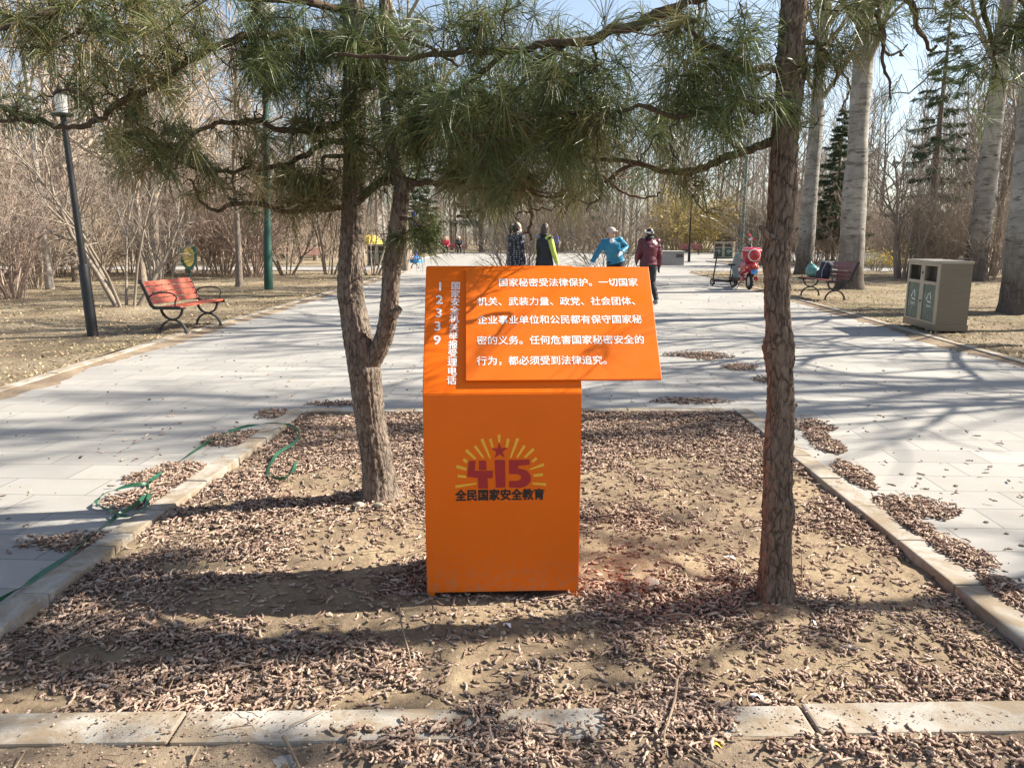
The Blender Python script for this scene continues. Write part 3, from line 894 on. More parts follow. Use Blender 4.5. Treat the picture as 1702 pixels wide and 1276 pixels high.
class Pine:
    def __init__(s, seed):
        s.rg = np.random.default_rng(seed); s.rd = random.Random(seed)
        s.br = []; s.nodes = []; s.pos = []; s.dir = []; s.tint = []; s.twP = []; s.twR = []
    def branch(s, pts, r0, r1, m=6, wob=0.004):
        k = len(pts)
        P, r = smooth_path(pts, np.linspace(r0, r1, k), m)
        w_ = s.rg.normal(0, wob, (len(P), 3)); w_ = (w_ + np.roll(w_, 1, 0) + np.roll(w_, -1, 0)); P[1:] += w_[1:] * np.minimum(1, np.arange(1, len(P))[:, None] / 4)
        r = r * (1 + s.rg.normal(0, 0.07, len(r)))
        s.br.append((P, r))
        for i in range(1, len(P)): s.nodes.append((Vector(P[i]), r[i], Vector(P[i] - P[i - 1]).normalized()))
    def tuft(s, p, tint, from_=None, bare=False):
        p = Vector(p)
        if not bare and s.rd.random() < 0.85:      # thinned so that the sun reaches the notice board
            for c in SUNC[:3]:
                d = p - c
                if d.dot(sd) > 0.2 and (d - sd * d.dot(sd)).length < 0.3: return p, Vector((0, 0, -1))
        if from_ is None: nd = min(s.nodes, key=lambda q: (q[0] - p).length + max(0, p.z - q[0].z) * 0.3)
        else: nd = from_
        a = nd[0]; L = (p - a).length
        cpt = a.lerp(p, 0.5) + nd[2] * min(0.15, L * 0.25) + Vector((s.rd.gauss(0, 0.05), s.rd.gauss(0, 0.05), s.rd.gauss(0.02, 0.05))) * min(1, L * 3)
        Pt = []
        for k in range(7):
            t = k / 6
            q = a * (1 - t) ** 2 + cpt * 2 * t * (1 - t) + p * t * t
            if 0 < k < 6: q = q + Vector((s.rd.gauss(0, 0.008), s.rd.gauss(0, 0.008), s.rd.gauss(0, 0.008)))
            Pt.append(tuple(q))
        s.twP.append(Pt); r0 = min(nd[1] * 0.8, 0.003 + 0.006 * min(1, L)); s.twR.append(list(np.linspace(r0, 0.0022, 7)))
        d = (Vector(Pt[-1]) - Vector(Pt[-2])).normalized()
        d = (d + Vector((s.rd.gauss(0, 0.3), s.rd.gauss(0, 0.3), s.rd.gauss(-0.12, 0.3)))).normalized()
        if L > 0.35: s.nodes += [(Vector(Pt[3]), r0 * 0.8, d), (Vector(Pt[4]), r0 * 0.7, d)]
        if not bare: s.pos.append(tuple(p)); s.dir.append(tuple(d)); s.tint.append(tint)
        return Vector(Pt[4]), d
    def region(s, e, n, tint, Y, sub=0.55, bare=0.0):
        cx, cy, rx, ry = e
        for i in range(n):
            a = s.rd.uniform(0, 6.283); q = math.sqrt(s.rd.random())
            p = atd(cx + rx * q * math.cos(a), cy + ry * q * math.sin(a), s.rd.uniform(*Y))
            m_, d = s.tuft(p, s.rd.gauss(tint, 0.15), bare=s.rd.random() < bare)
            if s.rd.random() < sub:
                o = Vector((s.rd.gauss(0, 0.09), s.rd.gauss(0, 0.09), s.rd.gauss(-0.02, 0.06)))
                s.tuft(p + o, s.rd.gauss(tint, 0.12), from_=(m_, 0.004, d))
    def crown(s, trunk, z0, z1, spread, step=0.36, tint=0.6, avoid=None, dens=1.0):
        """whorls of branches round the upper stem, out of the picture but shading the ground"""
        z = z0; az = s.rd.uniform(0, 6)
        tz = [p[2] for p in trunk]
        while z < z1:
            c = Vector((float(np.interp(z, tz, [p[0] for p in trunk])), float(np.interp(z, tz, [p[1] for p in trunk])), z))
            for k in range(4):
                az += 1.75 + s.rd.uniform(-0.3, 0.3)
                L = spread * (0.25 + 0.75 * ((z1 - z) / (z1 - z0)) ** 0.8) * s.rd.uniform(0.75, 1.15)
                d = Vector((math.cos(az), math.sin(az), 0))
                if avoid and (avoid(c + d * L) or avoid(c + d * L * 0.6) or avoid(c + d * L * 0.8 + Vector((0, 0, 0.1)))): continue
                n0 = len(s.nodes)
                s.branch([c, c + d * L * 0.35 + Vector((0, 0, 0.06)), c + d * L * 0.7 + Vector((0, 0, 0.02)), c + d * L + Vector((0, 0, 0.12))], 0.012 + 0.012 * L, 0.005, 4)
                mine = s.nodes[n0:]
                for i in range(int(10 * L * dens) + 3):
                    nd = mine[min(len(mine) - 1, int(len(mine) * (0.25 + 0.75 * s.rd.random())))]
                    side = Vector((-d.y, d.x, 0)) * s.rd.choice((-1, 1))
                    o = (d * 0.6 + side * s.rd.uniform(0.3, 1.1) + Vector((0, 0, s.rd.uniform(-0.15, 0.5)))) * s.rd.uniform(0.15, 0.42)
                    s.tuft(nd[0] + o, s.rd.gauss(tint, 0.15), from_=nd)
            z += step
    def build(s, root, base, per, wid=0.0026, L=0.125):
        b = np.array(base)
        parts = []
        for P, r in s.br: parts.append(tubes((P - b)[None], r[None], 8))
        V, Q = merge(parts)
        link('branch', mesh_np('branch', V, Q), M_BRANCH, root)
        V1, Q1 = tubes(np.array(s.twP) - b, np.array(s.twR), 4)
        cr = link('twigs', mesh_np('twigs', V1, Q1), M_BRANCH, root)
        V2, Q2, ta = needle_tufts(np.array(s.pos) - b, np.array(s.dir), np.array(s.tint), s.rg, per, L, wid)
        link('needles', mesh_np('needles', V2, Q2, attr=ta), M_NEEDLE, root, smooth=False)

def px_path(L): return [atd(x, y, Y) for x, y, Y, r in L]
def px_rad(L): return [r / F * Y * 0.96 for x, y, Y, r in L]
SUNC = [Vector((-0.3, 3.2, 1.15)), Vector((0.1, 3.2, 1.1)), Vector((0.35, 3.25, 1.1)), Vector((-0.4, 5.6, 0)), Vector((0.9, 5.8, 0)), Vector((1.4, 3.6, 0)), Vector((-1.5, 4.6, 0)), Vector((-0.9, 3.6, 0)), Vector((1.5, 2.6, 0))]
def in_sun(p):
    # boughs left out so that the sun comes through to the board and to the bright patches of the bed
    for c in SUNC:
        d = p - c
        if (d - sd * d.dot(sd)).length < 0.42: return True
    return False
# forked pine left of the sign
LP = [(633, 836, 4.18, 29), (627, 770, 4.2, 27), (614, 690, 4.2, 26), (605, 610, 4.2, 29), (592, 545, 4.2, 25), (583, 480, 4.2, 22), (584, 420, 4.2, 21.5), (587, 350, 4.22, 20), (590, 250, 4.24, 18.5), (589, 120, 4.26, 18), (588, 0, 4.3, 17)]
lp = px_path(LP); lr = px_rad(LP)
lp[0].z = -0.07; lp0 = Vector((lp[0].x, lp[0].y, 0.0))
top = lp[-1]
lp += [top + Vector((0.03, 0.02, 1.2)), top + Vector((0.0, 0.05, 2.4)), top + Vector((0.05, 0.05, 3.6))]; lr += [0.05, 0.035, 0.012]
FK = [(612, 610, 4.19, 20), (628, 582, 4.17, 19), (641, 550, 4.14, 17), (648, 500, 4.1, 16), (652, 440, 4.08, 16), (660, 380, 4.06, 15.5), (668, 312, 4.05, 14.5)]
fp = px_path(FK); fr = px_rad(FK)
fp += [fp[-1] + Vector((-0.03, 0, 0.12)), fp[-1] + Vector((-0.08, 0.02, 0.5)), fp[-1] + Vector((-0.05, 0.1, 1.3)), fp[-1] + Vector((0.15, 0.1, 2.3))]; fr += [0.035, 0.024, 0.02, 0.01]
pine = thing('pine_tree', 'pine with a forked trunk standing left of the orange sign', 'tree', lp0)
b_ = np.array(lp0)
V, Q = trunk_mesh([np.array(p) - b_ for p in lp], lr, True, 96, knots=((1.2, 2.6, 0.014), (1.15, 4.3, 0.012), (0.75, 5.0, 0.012)))
link('trunk', mesh_np('trunk', V, Q), M_BARK, pine)
V, Q = trunk_mesh([np.array(p) - b_ for p in fp], fr, False, 60)
V2, Q2 = tubes([[np.array(atd(x, y, 4.08)) - b_ for x, y in ((652, 525), (659, 517), (665, 511))]], [[0.03, 0.025, 0.02]], 8)
V3, Q3 = tubes([[np.array(atd(x, y, 4.0)) - b_ for x, y in ((668, 322), (672, 300), (681, 300), (687, 318))]], [[0.035, 0.022, 0.016, 0.012]], 8)
V, Q = merge([(V, Q), (V2, Q2), (V3, Q3)])
link('forked_stem', mesh_np('forked_stem', V, Q), M_BARK, pine)
A = Pine(11)
def br(P, path, r0, r1): P.branch([atd(*p) for p in path], r0, r1)
br(A, [(580, 200, 4.2), (545, 212, 4.1), (500, 217, 4.0), (470, 219, 3.95), (431, 203, 3.9), (400, 204, 3.85), (364, 208, 3.8), (325, 220, 3.75), (300, 250, 3.7), (290, 285, 3.7)], 0.02, 0.006)
br(A, [(580, 235, 4.2), (545, 238, 4.15), (515, 255, 4.1), (480, 272, 4.05), (438, 277, 4.0), (380, 290, 3.95), (325, 283, 3.9), (270, 255, 3.85)], 0.018, 0.005)
br(A, [(578, 345, 4.2), (520, 348, 4.1), (460, 345, 4.0), (400, 338, 3.95), (355, 352, 3.9), (335, 335, 3.85), (318, 300, 3.8)], 0.017, 0.005)
br(A, [(580, 60, 4.25), (500, 55, 4.0), (420, 60, 3.85), (340, 90, 3.7), (280, 128, 3.6), (195, 174, 3.5), (160, 198, 3.45), (112, 213, 3.4), (60, 203, 3.35), (0, 199, 3.3), (-60, 190, 3.2)], 0.022, 0.006)
br(A, [(585, 20, 4.3), (480, 0, 4.0), (380, -10, 3.8), (250, -20, 3.6), (135, 2, 3.4), (80, 22, 3.3), (20, 34, 3.25), (-40, 60, 3.2)], 0.022, 0.007)
br(A, [(160, 198, 3.45), (150, 165, 3.4), (120, 150, 3.4), (80, 158, 3.35), (70, 170, 3.3)], 0.007, 0.003)
br(A, [(135, 5, 3.4), (140, 40, 3.35), (120, 55, 3.3), (80, 75, 3.3), (60, 80, 3.3)], 0.006, 0.003)
br(A, [(600, 330, 4.2), (630, 305, 4.15), (668, 297, 4.05), (700, 300, 3.95), (740, 305, 3.9), (790, 300, 3.8), (840, 290, 3.7)], 0.024, 0.008)
br(A, [(640, 160, 4.1), (690, 150, 4.0), (740, 160, 3.9), (800, 150, 3.8), (870, 180, 3.7)], 0.016, 0.006)
br(A, [(600, 250, 4.2), (540, 265, 4.15), (535, 300, 4.1), (535, 330, 4.1)], 0.012, 0.006)
br(A, [(655, 360, 4.06), (680, 365, 4.0), (705, 378, 3.95)], 0.012, 0.006)
br(A, [(590, 80, 4.25), (650, 60, 4.1), (700, 70, 4.0), (760, 110, 3.9)], 0.016, 0.006)
# needles where the photograph has them: (px ellipse), how many, how green, how far
A.region((500, 105, 85, 75), 46, 0.75, (3.7, 4.3), 0.7)
A.region((420, 60, 70, 60), 20, 0.7, (3.6, 4.1))
A.region((660, 150, 85, 150), 60, 0.62, (3.8, 4.5), 0.6)
A.region((600, 60, 60, 70), 22, 0.65, (3.9, 4.4))
A.region((240, 60, 120, 75), 40, 0.45, (3.3, 3.8), 0.5)
A.region((80, 30, 100, 60), 22, 0.45, (3.2, 3.5), 0.4)
A.region((40, 185, 40, 30), 6, 0.5, (3.25, 3.5), 0.4)
A.region((200, 150, 80, 40), 12, 0.45, (3.4, 3.7), 0.4)
A.region((240, 215, 70, 30), 10, 0.55, (3.6, 3.9), 0.4)
A.region((330, 240, 120, 50), 40, 0.3, (3.7, 4.1), 0.4, 0.62)
A.region((470, 300, 110, 60), 56, 0.28, (3.8, 4.3), 0.4, 0.6)
A.region((520, 320, 45, 35), 14, 0.35, (3.9, 4.2), 0.6)
A.region((270, 280, 90, 30), 22, 0.25, (3.7, 4.0), 0.3, 0.65)
A.region((520, 200, 50, 40), 12, 0.5, (3.9, 4.2))
A.region((705, 385, 22, 14), 8, 0.7, (3.9, 4.1), 0.9)
A.region((610, 260, 22, 60), 10, 0.45, (4.0, 4.15))
A.region((800, 290, 70, 40), 24, 0.35, (3.6, 4.0), 0.6)
A.region((730, 230, 70, 60), 30, 0.5, (3.7, 4.1), 0.6)
A.crown([tuple(p) for p in lp], 3.2, 6.4, 1.6, 0.6, 0.6, dens=0.6, avoid=in_sun)
A.build(pine, lp0, 46, 0.0021, 0.15)

# straight pine right of the sign
RP = [(1290, 1004, 3.02, 28), (1290, 930, 3.02, 26), (1291, 860, 3.02, 25), (1294, 760, 3.02, 24.5), (1297, 680, 3.02, 22.5), (1296, 590, 3.02, 21.5), (1292, 500, 3.02, 21), (1293, 440, 3.03, 21.5), (1298, 350, 3.04, 21.5), (1304, 240, 3.05, 21.5), (1312, 150, 3.06, 21.5), (1322, 0, 3.08, 21)]
rp = px_path(RP); rr_ = px_rad(RP)
rp[0].z = -0.07; rp0 = Vector((rp[0].x, rp[0].y, 0.0))
top = rp[-1]
rp += [top + Vector((0.04, 0.0, 0.8)), top + Vector((0.02, 0.05, 1.9)), top + Vector((0.0, 0.05, 3.2)), top + Vector((0.05, 0.0, 4.2))]; rr_ += [0.045, 0.036, 0.022, 0.008]
pine2 = thing('pine_tree', 'straight reddish pine trunk right of the orange sign, its needles hanging over the board', 'tree', rp0)
b_ = np.array(rp0)
V, Q = trunk_mesh([np.array(p) - b_ for p in rp], rr_, True, 96, 0.010, 0.007, knots=((1.06, 3.1, 0.014), (1.08, 5.5, 0.012), (0.63, 3.6, 0.014), (0.4, 5.6, 0.015), (2.12, 3.6, 0.014), (2.1, 0, 0.01), (1.42, 3.3, 0.02)))
st = [tubes([[np.array(atd(x, y, 3.0)) - b_ for x, y in ((1290, 402), (1277, 392), (1270, 384), (1263, 376))]], [[0.022, 0.016, 0.012, 0.007]], 8),
      tubes([[np.array(atd(x, y, 3.05)) - b_ for x, y in ((1322, 128), (1334, 121), (1341, 115))]], [[0.022, 0.014, 0.008]], 8),
      tubes([[np.array(atd(x, y, 3.02)) - b_ for x, y in ((1310, 672), (1320, 671), (1325, 674))]], [[0.016, 0.01, 0.006]], 8)]
V, Q = merge([(V, Q)] + st)
link('trunk', mesh_np('trunk', V, Q), M_BARK2, pine2)
B = Pine(23)
br(B, [(1316, -60, 3.1), (1240, -40, 3.1), (1160, -8, 3.15), (1110, 18, 3.2), (1050, 40, 3.25), (985, 62, 3.3), (920, 73, 3.35), (840, 85, 3.4), (760, 88, 3.5), (680, 95, 3.6), (600, 97, 3.7), (540, 92, 3.8)], 0.028, 0.007)
br(B, [(1300, 115, 3.05), (1260, 115, 3.0), (1225, 105, 2.95), (1195, 80, 2.9), (1165, 72, 2.9), (1150, 40, 2.9)], 0.016, 0.006)
br(B, [(1298, 180, 3.05), (1250, 175, 3.0), (1190, 185, 3.0), (1130, 195, 3.05), (1060, 180, 3.1), (990, 190, 3.2)], 0.018, 0.006)
br(B, [(1296, 230, 3.05), (1230, 250, 3.1), (1170, 280, 3.15), (1120, 285, 3.2), (1050, 270, 3.3), (960, 260, 3.4), (880, 250, 3.5)], 0.018, 0.006)
br(B, [(1325, 75, 3.08), (1350, 72, 3.1), (1360, 73, 3.12), (1375, 95, 3.12), (1388, 112, 3.13), (1390, 138, 3.14)], 0.012, 0.005)
br(B, [(1360, 73, 3.1), (1357, 110, 3.1), (1354, 170, 3.1)], 0.006, 0.003)
br(B, [(1388, 112, 3.13), (1405, 122, 3.15), (1411, 150, 3.15), (1406, 185, 3.15)], 0.006, 0.003)
br(B, [(1330, -30, 3.1), (1390, -20, 3.1), (1455, 0, 3.1), (1460, 30, 3.1), (1468, 70, 3.12), (1470, 120, 3.14), (1478, 165, 3.15)], 0.014, 0.004)
br(B, [(1330, -60, 3.1), (1430, -70, 3.15), (1508, 0, 3.2), (1520, 40, 3.25), (1540, 75, 3.3), (1556, 82, 3.3)], 0.016, 0.006)
br(B, [(1508, -10, 3.2), (1600, -30, 3.2), (1640, 30, 3.2), (1652, 90, 3.25), (1653, 130, 3.25)], 0.014, 0.005)
br(B, [(1600, -30, 3.2), (1680, -10, 3.2), (1720, 30, 3.2)], 0.012, 0.005)
br(B, [(1462, 40, 3.1), (1480, 78, 3.15), (1495, 88, 3.2), (1508, 82, 3.2)], 0.006, 0.003)
br(B, [(985, 62, 3.3), (987, 90, 3.3), (985, 118, 3.3)], 0.007, 0.004)
br(B, [(940, 75, 3.35), (900, 100, 3.35), (870, 130, 3.4), (820, 200, 3.45), (800, 250, 3.5)], 0.012, 0.006)
br(B, [(840, 85, 3.4), (780, 140, 3.5), (740, 170, 3.6)], 0.012, 0.006)
br(B, [(1060, 270, 3.3), (1000, 300, 3.35), (1000, 330, 3.35), (975, 345, 3.35)], 0.009, 0.004)
br(B, [(1000, 290, 3.35), (1035, 318, 3.35), (1075, 330, 3.35), (1100, 322, 3.3)], 0.007, 0.003)
br(B, [(870, 300, 3.45), (882, 330, 3.45), (880, 360, 3.45), (884, 402, 3.45)], 0.009, 0.006)
br(B, [(880, 352, 3.45), (866, 358, 3.45), (852, 364, 3.45)], 0.005, 0.003)
br(B, [(882, 378, 3.45), (872, 386, 3.45), (866, 390, 3.45)], 0.004, 0.002)
B.region((960, 175, 260, 85), 120, 0.66, (3.1, 4.0), 0.75)
B.region((860, 235, 150, 75), 70, 0.55, (3.2, 3.9), 0.75)
B.region((1050, 245, 120, 65), 50, 0.55, (3.1, 3.6), 0.7)
B.region((930, 310, 110, 34), 30, 0.32, (3.2, 3.7), 0.6, 0.15)
B.region((1130, 285, 70, 40), 22, 0.35, (3.0, 3.4), 0.6)
B.region((1210, 150, 80, 80), 44, 0.66, (2.85, 3.4), 0.7)
B.region((1180, 70, 80, 50), 16, 0.6, (2.85, 3.3), 0.5)
B.region((1010, 60, 120, 30), 10, 0.6, (3.2, 3.6), 0.4)
B.region((820, 40, 130, 45), 26, 0.62, (3.3, 4.0), 0.5)
B.region((1400, 60, 60, 60), 20, 0.42, (3.0, 3.4), 0.5)
B.region((1370, 150, 36, 50), 10, 0.45, (3.05, 3.3), 0.4)
B.region((1480, 20, 90, 30), 16, 0.55, (3.1, 3.5), 0.4)
B.region((1550, 95, 38, 20), 9, 0.75, (3.2, 3.4), 0.8)
B.region((1650, 140, 22, 20), 5, 0.6, (3.2, 3.3), 0.8)
B.region((1690, 40, 30, 40), 8, 0.65, (3.1, 3.3), 0.7)
B.region((1600, 10, 80, 20), 8, 0.6, (3.1, 3.4), 0.4)
B.crown([tuple(p) for p in rp], 2.9, 6.8, 1.6, 0.65, 0.6, dens=0.45, avoid=in_sun)
B.build(pine2, rp0, 46, 0.0019, 0.15)

# unseen third pine, added on the right lawn to throw shade over the bed front
tp = [Vector((6.3, 4.1, 0)), Vector((6.32, 4.12, 1.8)), Vector((6.36, 4.1, 3.6)), Vector((6.4, 4.12, 5.8)), Vector((6.4, 4.1, 7.8))]
shade_pine = thing('pine_tree', 'unseen pine added on the right lawn to shade the front of the bed', 'tree', tp[0])
V, Q = trunk_mesh([np.array(p - tp[0]) for p in tp], [0.085, 0.075, 0.06, 0.04, 0.01], True, 48, 0.03)
link('trunk', mesh_np('trunk', V, Q), M_BARK2, shade_pine)
D3 = Pine(31)
D3.crown([tuple(p) for p in tp], 4.0, 7.4, 1.5, 0.6, 0.6, dens=0.7, avoid=in_sun)
D3.build(shade_pine, tp[0], 60, 0.003)
# ---------------------------------------------------------------- bare trees, shrubs, spruces, the far wood
def grow(out, rd, p, d, L, r, lev, spec, K=5):
    s = spec[lev]
    P = [p]; q = p; dd = d.normalized(); tg = []
    for i in range(K - 1):
        tg.append(dd)
        q = q + dd * (L / (K - 1)); P.append(q)
        dd = (dd + Vector((rd.gauss(0, s['wob']), rd.gauss(0, s['wob']), rd.gauss(0, s['wob']) + s['up']))).normalized()
    tg.append(dd)
    rads = [r * (1 - (1 - s['tap']) * i / (K - 1)) for i in range(K)]
    out.append((lev, P, rads))
    if lev + 1 >= len(spec): return
    c = spec[lev + 1]; n = c['n']; az = rd.uniform(0, 6.28)
    for k in range(n):
        t = c['t0'] + (1 - c['t0']) * (k + rd.random()) / n
        f = t * (K - 1); i = min(K - 2, int(f)); pos = P[i].lerp(P[i + 1], f - i)
        T = tg[i]; az += 2.4 + rd.uniform(-0.5, 0.5)
        u = T.orthogonal().normalized(); v = T.cross(u)
        a = c['ang'] * rd.uniform(0.7, 1.3)
        nd = T * math.cos(a) + (u * math.cos(az) + v * math.sin(az)) * math.sin(a)
        L2 = L * c['ratio'] * rd.uniform(0.6, 1.15) * (1 - c.get('sh', 0.45) * (t - c['t0']) / max(0.01, 1 - c['t0']))
        grow(out, rd, pos, nd, L2, max(c['rmin'], min(rads[i] * 0.7, r * c['rr'])), lev + 1, spec, K)
def lv(n=1, t0=0.3, ang=0.7, ratio=0.5, wob=0.08, up=0.05, tap=0.3, rr=0.5, rmin=0.004, sh=0.45):
    return dict(n=n, t0=t0, ang=ang, ratio=ratio, wob=wob, up=up, tap=tap, rr=rr, rmin=rmin, sh=sh)
def to_mesh(name, items, sides):
    parts = []
    by = {}
    for lev, P, r in items: by.setdefault((lev, len(P)), []).append((P, r))
    for (lev, K), L in by.items():
        parts.append(tubes(np.array([[tuple(q) for q in P] for P, r in L]), np.array([r for P, r in L]), sides[min(lev, len(sides) - 1)]))
    V, Q = merge(parts)
    return mesh_np(name, V, Q), (V, Q)

M_TW_TAN = pm('tan_twigs', (0.39, 0.315, 0.245), 0.85, var=0.28, scale=1.3, spec=0.2)
M_TW_RED = pm('reddish_twigs', (0.33, 0.245, 0.195), 0.85, var=0.3, scale=1.3, spec=0.2)  # desaturated: a little distance haze is mixed into this colour
M_TW_GREY = pm('grey_twigs', (0.24, 0.20, 0.16), 0.85, var=0.3, scale=1.3, spec=0.2)
M_TW_OLIVE = pm('olive_twigs', (0.38, 0.32, 0.13), 0.85, var=0.3, scale=1.3, spec=0.2)
M_TRK = bark_mat('grey_tree_bark', (0.10, 0.075, 0.055), (0.24, 0.19, 0.15), (0.36, 0.30, 0.24), 14, 5)
M_PALE = pm('pale_bark', (0.33, 0.30, 0.26), 0.85, var=0.3, scale=4, stretch=(1, 1, 2.5), bmp=0.3, spec=0.15)
def poplar_bark():
    m, t, b = nodes('poplar_bark')
    v = coord(t)
    c = ramp(t, noise_tex(t, v, 2.2, 6, 0.65), [(0.3, (0.17, 0.158, 0.138)), (0.7, (0.40, 0.38, 0.34))])
    lv_ = noise_tex(t, coord(t, (2.0, 2.0, 9)), 1.2, 6, 0.75, 0.5)
    c = mix(t, ramp(t, lv_, [(0.51, 0.0), (0.62, 0.75)]), c, (0.09, 0.075, 0.06))
    sp = N(t, 'TexVoronoi'); sp.inputs['Scale'].default_value = 1.0
    t.links.new(coord(t, (2.2, 2.2, 6)), sp.inputs['Vector'])
    c = mix(t, ramp(t, sp.outputs[0], [(0.10, 0.9), (0.17, 0.0)]), c, (0.07, 0.055, 0.045))
    z = N(t, 'SeparateXYZ'); t.links.new(coord(t), z.inputs[0])
    zm = N(t, 'Math', operation='MULTIPLY'); t.links.new(z.outputs[2], zm.inputs[0]); zm.inputs[1].default_value = 0.45
    low = mix(t, 1.0, ramp(t, zm.outputs[0], [(0.0, 1.0), (1.0, 0.0)]), noise_tex(t, coord(t, (9, 9, 1.5)), 1.5, 5, 0.7), 'MULTIPLY')
    c = mix(t, ramp(t, low, [(0.12, 0.0), (0.42, 0.9)]), c, (0.085, 0.065, 0.05))
    t.links.new(c, b.inputs['Base Color'])
    b.inputs['Roughness'].default_value = 0.85
    b.inputs['Specular IOR Level'].default_value = 0.15
    bump(t, b, lv_, 0.5, 0.03)
    return m
M_POP = poplar_bark()

def fine_trunk(P, r, n, step, seed):
    Q, q = smooth_path(P, r, 12)
    d = np.concatenate([[0], np.cumsum(np.linalg.norm(np.diff(Q, axis=0), axis=1))])
    s = np.concatenate([np.linspace(0, 1.0, 14)[:-1], np.arange(1.0, d[-1], step), [d[-1]]])
    Q = np.stack([np.interp(s, d, Q[:, i]) for i in range(3)], 1); q = np.interp(s, d, q)
    V = []
    for i in range(len(s)):
        for j in range(n):
            a = 2 * math.pi * j / n
            k = 1 + (0.30 + 0.16 * math.sin(4 * a + seed)) * math.exp(-s[i] / 0.28) + 0.16 * noise.noise(Vector((math.cos(a) * 0.7, math.sin(a) * 0.7, s[i] * 0.8 + seed))) + 0.05 * noise.noise(Vector((math.cos(a) * 2.2, math.sin(a) * 2.2, s[i] * 3 + seed)))
            V.append((Q[i, 0] + math.cos(a) * q[i] * k, Q[i, 1] + math.sin(a) * q[i] * k, Q[i, 2]))
    m_ = len(s)
    a = (np.arange(m_ - 1)[:, None] * n + np.arange(n)[None]).ravel(); b = (np.arange(m_ - 1)[:, None] * n + (np.arange(n)[None] + 1) % n).ravel()
    return sm(mesh_np('trunk', V, np.stack([a, b, b + n, a + n], -1)))
def sm(me):
    me.polygons.foreach_set('use_smooth', np.full(len(me.polygons), True)); return me
def tree_proto(seed, Hh, r, spec, sides=(10, 5, 4, 3), lean=0.02, K=5):
    rd = random.Random(seed); out = []
    grow(out, rd, Vector((0, 0, -0.05)), Vector((rd.gauss(0, lean), rd.gauss(0, lean), 1)), Hh, r, 0, spec, K)
    lv0 = [i for i in out if i[0] == 0][0]
    t = fine_trunk(lv0[1], lv0[2], 20 if r > 0.2 else 12, 0.16 if r > 0.2 else 0.22, seed)
    c, arr = to_mesh('crown', [i for i in out if i[0] > 0], sides)
    return t, c, out
def put_tree(name, proto, mt, mc, loc, rz, sc, label, group=None, cat='tree'):
    o = thing(name, label, cat, loc, rz, group)
    o.scale = (sc, sc, sc)
    for me, m, nm in ((proto[0], mt, 'trunk'), (proto[1], mc, 'crown')):
        k = bpy.data.objects.new(nm, me); C.objects.link(k); k.parent = o
        if not me.materials: me.materials.append(m)
        elif me.materials[0] != m:
            k.material_slots[0].link = 'OBJECT'; k.material_slots[0].material = m
    return o
def sm(me):
    me.polygons.foreach_set('use_smooth', np.full(len(me.polygons), True)); return me
S_POP = [lv(wob=0.012, up=0.03, tap=0.12), lv(26, 0.28, 0.62, 0.28, 0.07, 0.10, 0.3, 0.30, 0.012), lv(8, 0.25, 0.6, 0.5, 0.1, 0.06, 0.3, 0.45, 0.008), lv(6, 0.2, 0.6, 0.5, 0.12, 0.05, 0.4, 0.5, 0.006)]
S_TREE = [lv(wob=0.05, up=0.04, tap=0.2), lv(13, 0.22, 0.75, 0.50, 0.10, 0.07, 0.25, 0.5, 0.014), lv(8, 0.2, 0.7, 0.5, 0.13, 0.05, 0.3, 0.5, 0.009), lv(6, 0.15, 0.7, 0.5, 0.16, 0.04, 0.4, 0.5, 0.007)]
S_SLIM = [lv(wob=0.02, up=0.04, tap=0.2), lv(24, 0.30, 0.6, 0.22, 0.08, 0.08, 0.3, 0.35, 0.010), lv(9, 0.2, 0.6, 0.5, 0.12, 0.05, 0.4, 0.5, 0.007)]
POPS = [tree_proto(100 + i, 19, 0.30, S_POP) for i in range(2)]
TREES = [tree_proto(200 + i, 9.5, 0.13, S_TREE) for i in range(4)]
SLIMS = [tree_proto(300 + i, 14, 0.11, S_SLIM, (8, 4, 3)) for i in range(3)]
def shrub_proto(seed, n, Hh, spread, spec, r=0.018, sides=(5, 4, 3)):
    rd = random.Random(seed); out = []
    for i in range(n):
        a = 2 * math.pi * i / n + rd.uniform(-0.3, 0.3); s = rd.uniform(0.15, 1) * spread
        p = Vector((math.cos(a), math.sin(a), 0)) * rd.uniform(0.03, 0.28) + Vector((0, 0, -0.05))
        grow(out, rd, p, Vector((math.cos(a) * s, math.sin(a) * s, 1)), Hh * rd.uniform(0.6, 1.1), r * rd.uniform(0.6, 1.2), 0, spec)
    me, arr = to_mesh('shrub', out, sides)
    return sm(me), out
S_SHR = [lv(wob=0.15, up=0.02, tap=0.35), lv(10, 0.15, 0.6, 0.55, 0.15, 0.03, 0.35, 0.6, 0.006, 0.3), lv(8, 0.15, 0.7, 0.55, 0.24, 0.0, 0.4, 0.6, 0.0036, 0.3)]
S_ARCH = [lv(wob=0.09, up=-0.06, tap=0.3), lv(9, 0.2, 0.5, 0.5, 0.14, -0.06, 0.35, 0.6, 0.006, 0.3), lv(5, 0.2, 0.7, 0.5, 0.18, -0.04, 0.4, 0.6, 0.0045, 0.3)]
SHR = [shrub_proto(400 + i, 13, 2.4, 0.75, S_SHR) for i in range(3)] + [shrub_proto(420 + i, 18, 2.7, 0.7, S_ARCH) for i in range(2)]
S_MULTI = [lv(wob=0.10, up=0.05, tap=0.3), lv(7, 0.3, 0.6, 0.5, 0.14, 0.04, 0.3, 0.55, 0.010, 0.3), lv(7, 0.2, 0.65, 0.5, 0.15, 0.03, 0.35, 0.55, 0.007, 0.3), lv(4, 0.2, 0.7, 0.5, 0.18, 0.02, 0.4, 0.6, 0.005)]
MULTI = [shrub_proto(450 + i, 6, 3.4, 0.62, S_MULTI, 0.05, (7, 5, 4, 3)) for i in range(2)]
